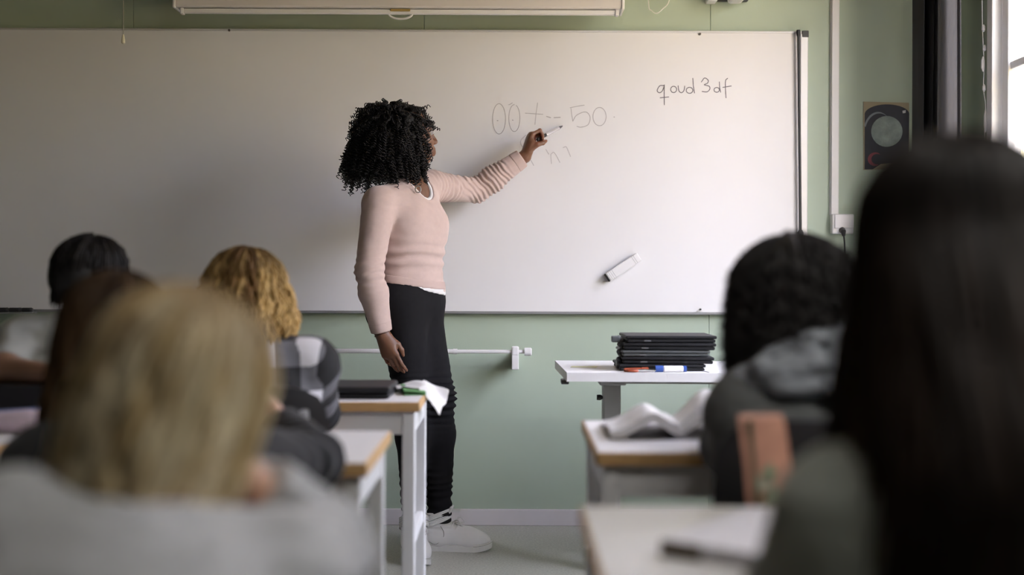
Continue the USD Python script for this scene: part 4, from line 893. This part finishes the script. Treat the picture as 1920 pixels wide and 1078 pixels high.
# 2 brown haired pupil behind
H2 = P(222, 640, 1.95)
t2, T2, R2, B2, _ = pupil('brown haired pupil in a black sweater behind the nearest blonde one', H2, (-6, -8, 4), P(235, 805, 1.88), (P(85, 880, 1.86), P(395, 868, 1.88)), (V3(-.80, 1.93, .66), P(588, 862, 2.085)), (V3(-.72, 2.10, .56), P(532, 800, 2.26)),
    V3(-.62, 1.76, .535), skin_fair, dark_jersey, denim, shoe_dark, (deskhand((.8, .6, 0)), (V3(-.55, -.15, .8), V3(-.6, -.7, -.3), V3(-.3, .7, .3))), thick=.016)
h2 = hair_cap(t2, H2, R2, .93, [((0, -.014, .036), (.082, .100, .085)), ((0, -.05, -.09), (.085, .06, .14))], mat('hair_brown_under', (.035, .02, .012), .6))
strands(h2, H2, R2, .93, (.092, .106, .090), .030, 1300, lambda p: -.235, lambda k: 1 + .12 * k - .05 * k * k, .8, ((.030, .017, .010), (.055, .030, .017), (.19, .115, .060)), 12, wav=.004, wl=.12, rad=(.0036, .0012))
# 3 wavy blonde pupil in plaid
H3 = P(464, 556, 2.98)
t3, T3, R3, B3, _ = pupil('wavy golden haired pupil in a black and white plaid shirt at the laptop desk', H3, (-8, -8, 0), P(478, 655, 2.93), (P(372, 690, 2.91), P(585, 684, 2.93)), (V3(-.85, 3.10, .77), P(597, 774, 3.10)), (V3(-.76, 3.21, .77), V3(-.55, 3.16, .80)),
    V3(-.60, 2.84, .535), skin_fair, plaid_mat(), denim, shoe_pale, (deskhand((.6, .8, 0)), (V3(-.6, .7, 0), V3(0, 0, -1), V3(-1, .2, 0))), thick=.017, plaid=True, top_name='shirt')
h3 = hair_cap(t3, H3, R3, .93, [((0, -.014, .036), (.090, .104, .090)), ((0, -.03, -.06), (.105, .085, .085))], mat('hair_gold_under', (.10, .055, .018), .6))
strands(h3, H3, R3, .93, (.100, .112, .097), .030, 1300, lambda p: -.140, lambda k: 1 + .30 * math.sin(min(1, k * 1.2) * 2.2) - .05 * k, .7, ((.055, .028, .011), (.20, .105, .034), (.62, .42, .17)), 13, wav=.014, wl=.075, rad=(.0042, .0014), shag=.025, steps=22, lump=.10)
# 4 dark haired boy
H4 = P(172, 530, 2.92)
t4, T4, R4, B4, _ = pupil('dark short haired pupil in a pale grey shirt at the far left', H4, (-25, -4, 6), P(158, 608, 2.87), (P(40, 640, 2.84), P(240, 650, 2.88)), (P(5, 695, 2.70), P(205, 740, 3.0)), (P(118, 706, 2.64), V3(-1.12, 3.20, .765)),
    V3(-1.06, 2.84, .535), skin_tan, mat('pale_grey_cotton', (.42, .43, .42), .9, var=.12, scale=12), dark_trousers, shoe_dark, ((V3(.95, -.1, -.1), V3(0, .2, -1), V3(.1, 1, 0)), deskhand((.2, .9, 0))), thick=.012, sleeve=0, top_name='tshirt', fold_a=.010)
h4 = hair_cap(t4, H4, R4, .93, [((0, -.016, .040), (.081, .100, .082)), ((0, -.055, -.005), (.070, .058, .055))], mat('hair_boy_under', (.007, .006, .006), .6))
strands(h4, H4, R4, .93, (.084, .103, .088), .034, 1100, lambda p: -.022 - .022 * (math.cos(p) < 0), lambda k: 1 - .12 * k, .9, ((.008, .007, .007), (.011, .009, .009), (.018, .015, .014)), 14, wav=.003, wl=.03, rad=(.0032, .001), fringe=.055, shag=.012, steps=10, lump=.14)
# 5 curly haired pupil in a hoodie
H5 = P(1482, 572, 2.16)
t5, T5, R5, B5, tp5 = pupil('pupil with dark twisted hair in a grey hoodie before the open book', H5, (14, -6, -4), P(1490, 708, 2.11), (P(1402, 775, 2.08), P(1600, 765, 2.11)), (P(1372, 838, 2.20), V3(.72, 2.28, .77)), (V3(.47, 2.38, .80), V3(.60, 2.40, .77)),
    V3(.52, 2.0, .535), skin_dark, mat('hoodie_grey', (.105, .108, .110), .92, var=.10, scale=80), dark_trousers, shoe_dark, (deskhand((.5, .8, 0)), deskhand((-.3, .9, 0))), thick=.020, top_name='hoodie', wide=1.05)
hd = B5; cN = P(1508, 690, 2.07)
hoodf = blend([ell(cN + V3(.03, -.045, -.005), (.115, .070, .052)), ell(cN + V3(.065, .0, .045), (.060, .07, .050)), ell(cN + V3(-.07, -.01, -.02), (.05, .06, .03))], .05)
hoodf = carve(hoodf, [ell(cN + V3(.0, .06, .06), (.075, .075, .09))], .02)
obj('hood', net(lambda p: hoodf(p) - fold(p * V3(1, 1, 1.4), 15, 4, .030), cN - .2, cN + .2, .006), mat('hood_grey_lit', (.25, .265, .30), .92, var=.15, scale=30), tp5, smooth=True)  # paler copy of the hoodie grey, with the light on it coloured in
h5 = hair_cap(t5, H5, R5, .93, [((0, -.014, .038), (.088, .104, .086)), ((-.035, -.02, -.06), (.075, .075, .10))], mat('hair_twist_under', (.008, .007, .007), .6))
strands(h5, H5, R5, .93, (.098, .112, .096), .030, 620, lambda p: -.165 + .07 * math.sin(p) + .02 * math.cos(p), lambda k: 1 + .10 * math.sin(k * 3) - .12 * k, .6, ((.012, .011, .011), (.020, .018, .018), (.055, .050, .050)), 15, wav=.012, wl=.045, rad=(.0060, .0030), shag=.03, steps=22, lump=.30)
strands(h5, H5, R5, .93, (.112, .124, .106), .030, 650, lambda p: -.12 + .06 * math.sin(p), lambda k: 1.04 + .22 * k, .7, ((.02, .018, .018), (.035, .032, .031), (.075, .07, .07)), 25, wav=.016, wl=.04, rad=(.0013, .0007), shag=.06, steps=22, name='loose_strands')
# 6 long dark haired pupil nearest on the right
H6 = P(1784, 476, 1.16)
t6, T6, R6, B6, tp6 = pupil('pupil with very long dark hair and grey green sweater, nearest on the right', H6, (4, -4, 0), P(1768, 850, 1.12), (P(1592, 985, 1.11), P(1950, 985, 1.12)), (P(1500, 1130, 1.16), V3(.60, 1.18, .72)), (V3(.38, 1.26, .80), V3(.56, 1.34, .785)),
    V3(.42, 1.00, .535), skin_fair, mat('grey_green_knit', (.25, .265, .24), .95, var=.08, scale=70, sheen_weight=.15), dark_trousers, shoe_dark, (deskhand((.3, .9, 0)), deskhand((-.3, .9, 0))), thick=.018, wide=1.05)
h6 = hair_cap(t6, H6, R6, .95, [((0, -.014, .036), (.080, .098, .084)), ((0, -.05, -.10), (.078, .060, .15))], mat('hair_dark_under', (.012, .0095, .009), .6))
strands(h6, H6, R6, .95, (.094, .106, .090), .030, 1900, lambda p: -.41 - .03 * math.cos(p), lambda k: 1 + .16 * k - .02 * k * k, .7, ((.010, .008, .0075), (.017, .012, .0105), (.042, .026, .019)), 16, wav=.004, wl=.16, rad=(.0036, .0012), gap=(.040, .011, .46), shag=.03, steps=20, drape=.125, shift=-.045)
# pale blue hood lying under her hair
cH = P(1768, 1050, .985)
obj('back_panel', net(lambda p: ell(cH, (.036, .022, .075))(p) - fold(p, 14, 8, .01), cH - .2, cH + .2, .007), mat('pale_blue_cotton', (.30, .37, .42), .9, var=.2, scale=20), tp6, smooth=True)

# ------------------------------------------------------------------ chairs under the pupils
black_shell = mat('chair_black', (.013, .013, .016), .55)
chair('black chair with grey tube legs under the nearest blonde pupil', -.36, .96, 0, black_shell, black_shell, chair_grey, .74)
chair('black chair under the brown haired pupil in black', -.62, 1.79, 0, black_shell, black_shell, chair_grey, .74)
chair('black chair with grey tube frame behind the plaid shirted pupil', -.60, 2.865, 0, black_shell, black_shell, chair_grey, .80)
chair('black chair under the arm of the dark haired pupil at the far left', -1.06, 2.87, 0, black_shell, black_shell, chair_grey, .80, .21)
chair('black backed chair of the hooded pupil with a pink floral pouch on it', .52, 2.055, 0, black_shell, black_shell, chair_grey, .830, .205)
chair('black chair under the pupil with very long dark hair', .42, 1.02, 0, black_shell, black_shell, chair_grey, .72)
# pink floral bag hung over that chair back
pf = thing('floral_bag', 'salmon pink floral fabric bag hanging over the black chair back', 'bag', (0, 0, 0))
yb = 1.765; a, b = P(1385, 787, yb), P(1466, 787, yb)
sheet('bag_front', None, lambda U, Vv: (a[0] + (b[0] - a[0]) * U + .022 * Vv + .012 * Vv * U, yb - .004 * np.sin(U * 3.1) - .006 * np.sin(5 * Vv + 2 * U) + 0 * U, a[2] - .005 * np.sin(U * 6) - .20 * Vv), 12, 18, mat('pink_floral', (.56, .28, .20), .85, var=.25, scale=14), .012, pf)
obj('bag_binding', tube([(a[0] + .013 + .020 * v, yb - .012, a[2] - .20 * v) for v in np.linspace(0.0, 1, 8)], .0045, 8), mat('bag_binding_green', (.06, .075, .04), .8), pf)
obj('bag_top', rod(a + [0, 0, .0], b + [0, 0, .0], .008, 10), mat('bag_top_pink', (.56, .31, .24), .85), pf)
rs = np.random.default_rng(9)
for k in range(5):
    u, v = ((.42, .25), (.52, .38), (.40, .46), (.55, .55), (.46, .66))[k]; c = V3(a[0] + (b[0] - a[0]) * u + .022 * v, yb - .0125, a[2] - .20 * v)
    obj('flower', prism(Polygon([(c[0] + (.011 + .003 * math.cos(5 * q)) * math.cos(q), c[2] + (.013 + .003 * math.cos(5 * q)) * math.sin(q)) for q in np.linspace(0, 2 * math.pi, 30)[:-1]]), .0015, 'y', c[1] - .001), mat('flower_green', (.26, .30, .20), .85) if k % 2 else mat('flower_pale', (.44, .40, .31), .85), pf)
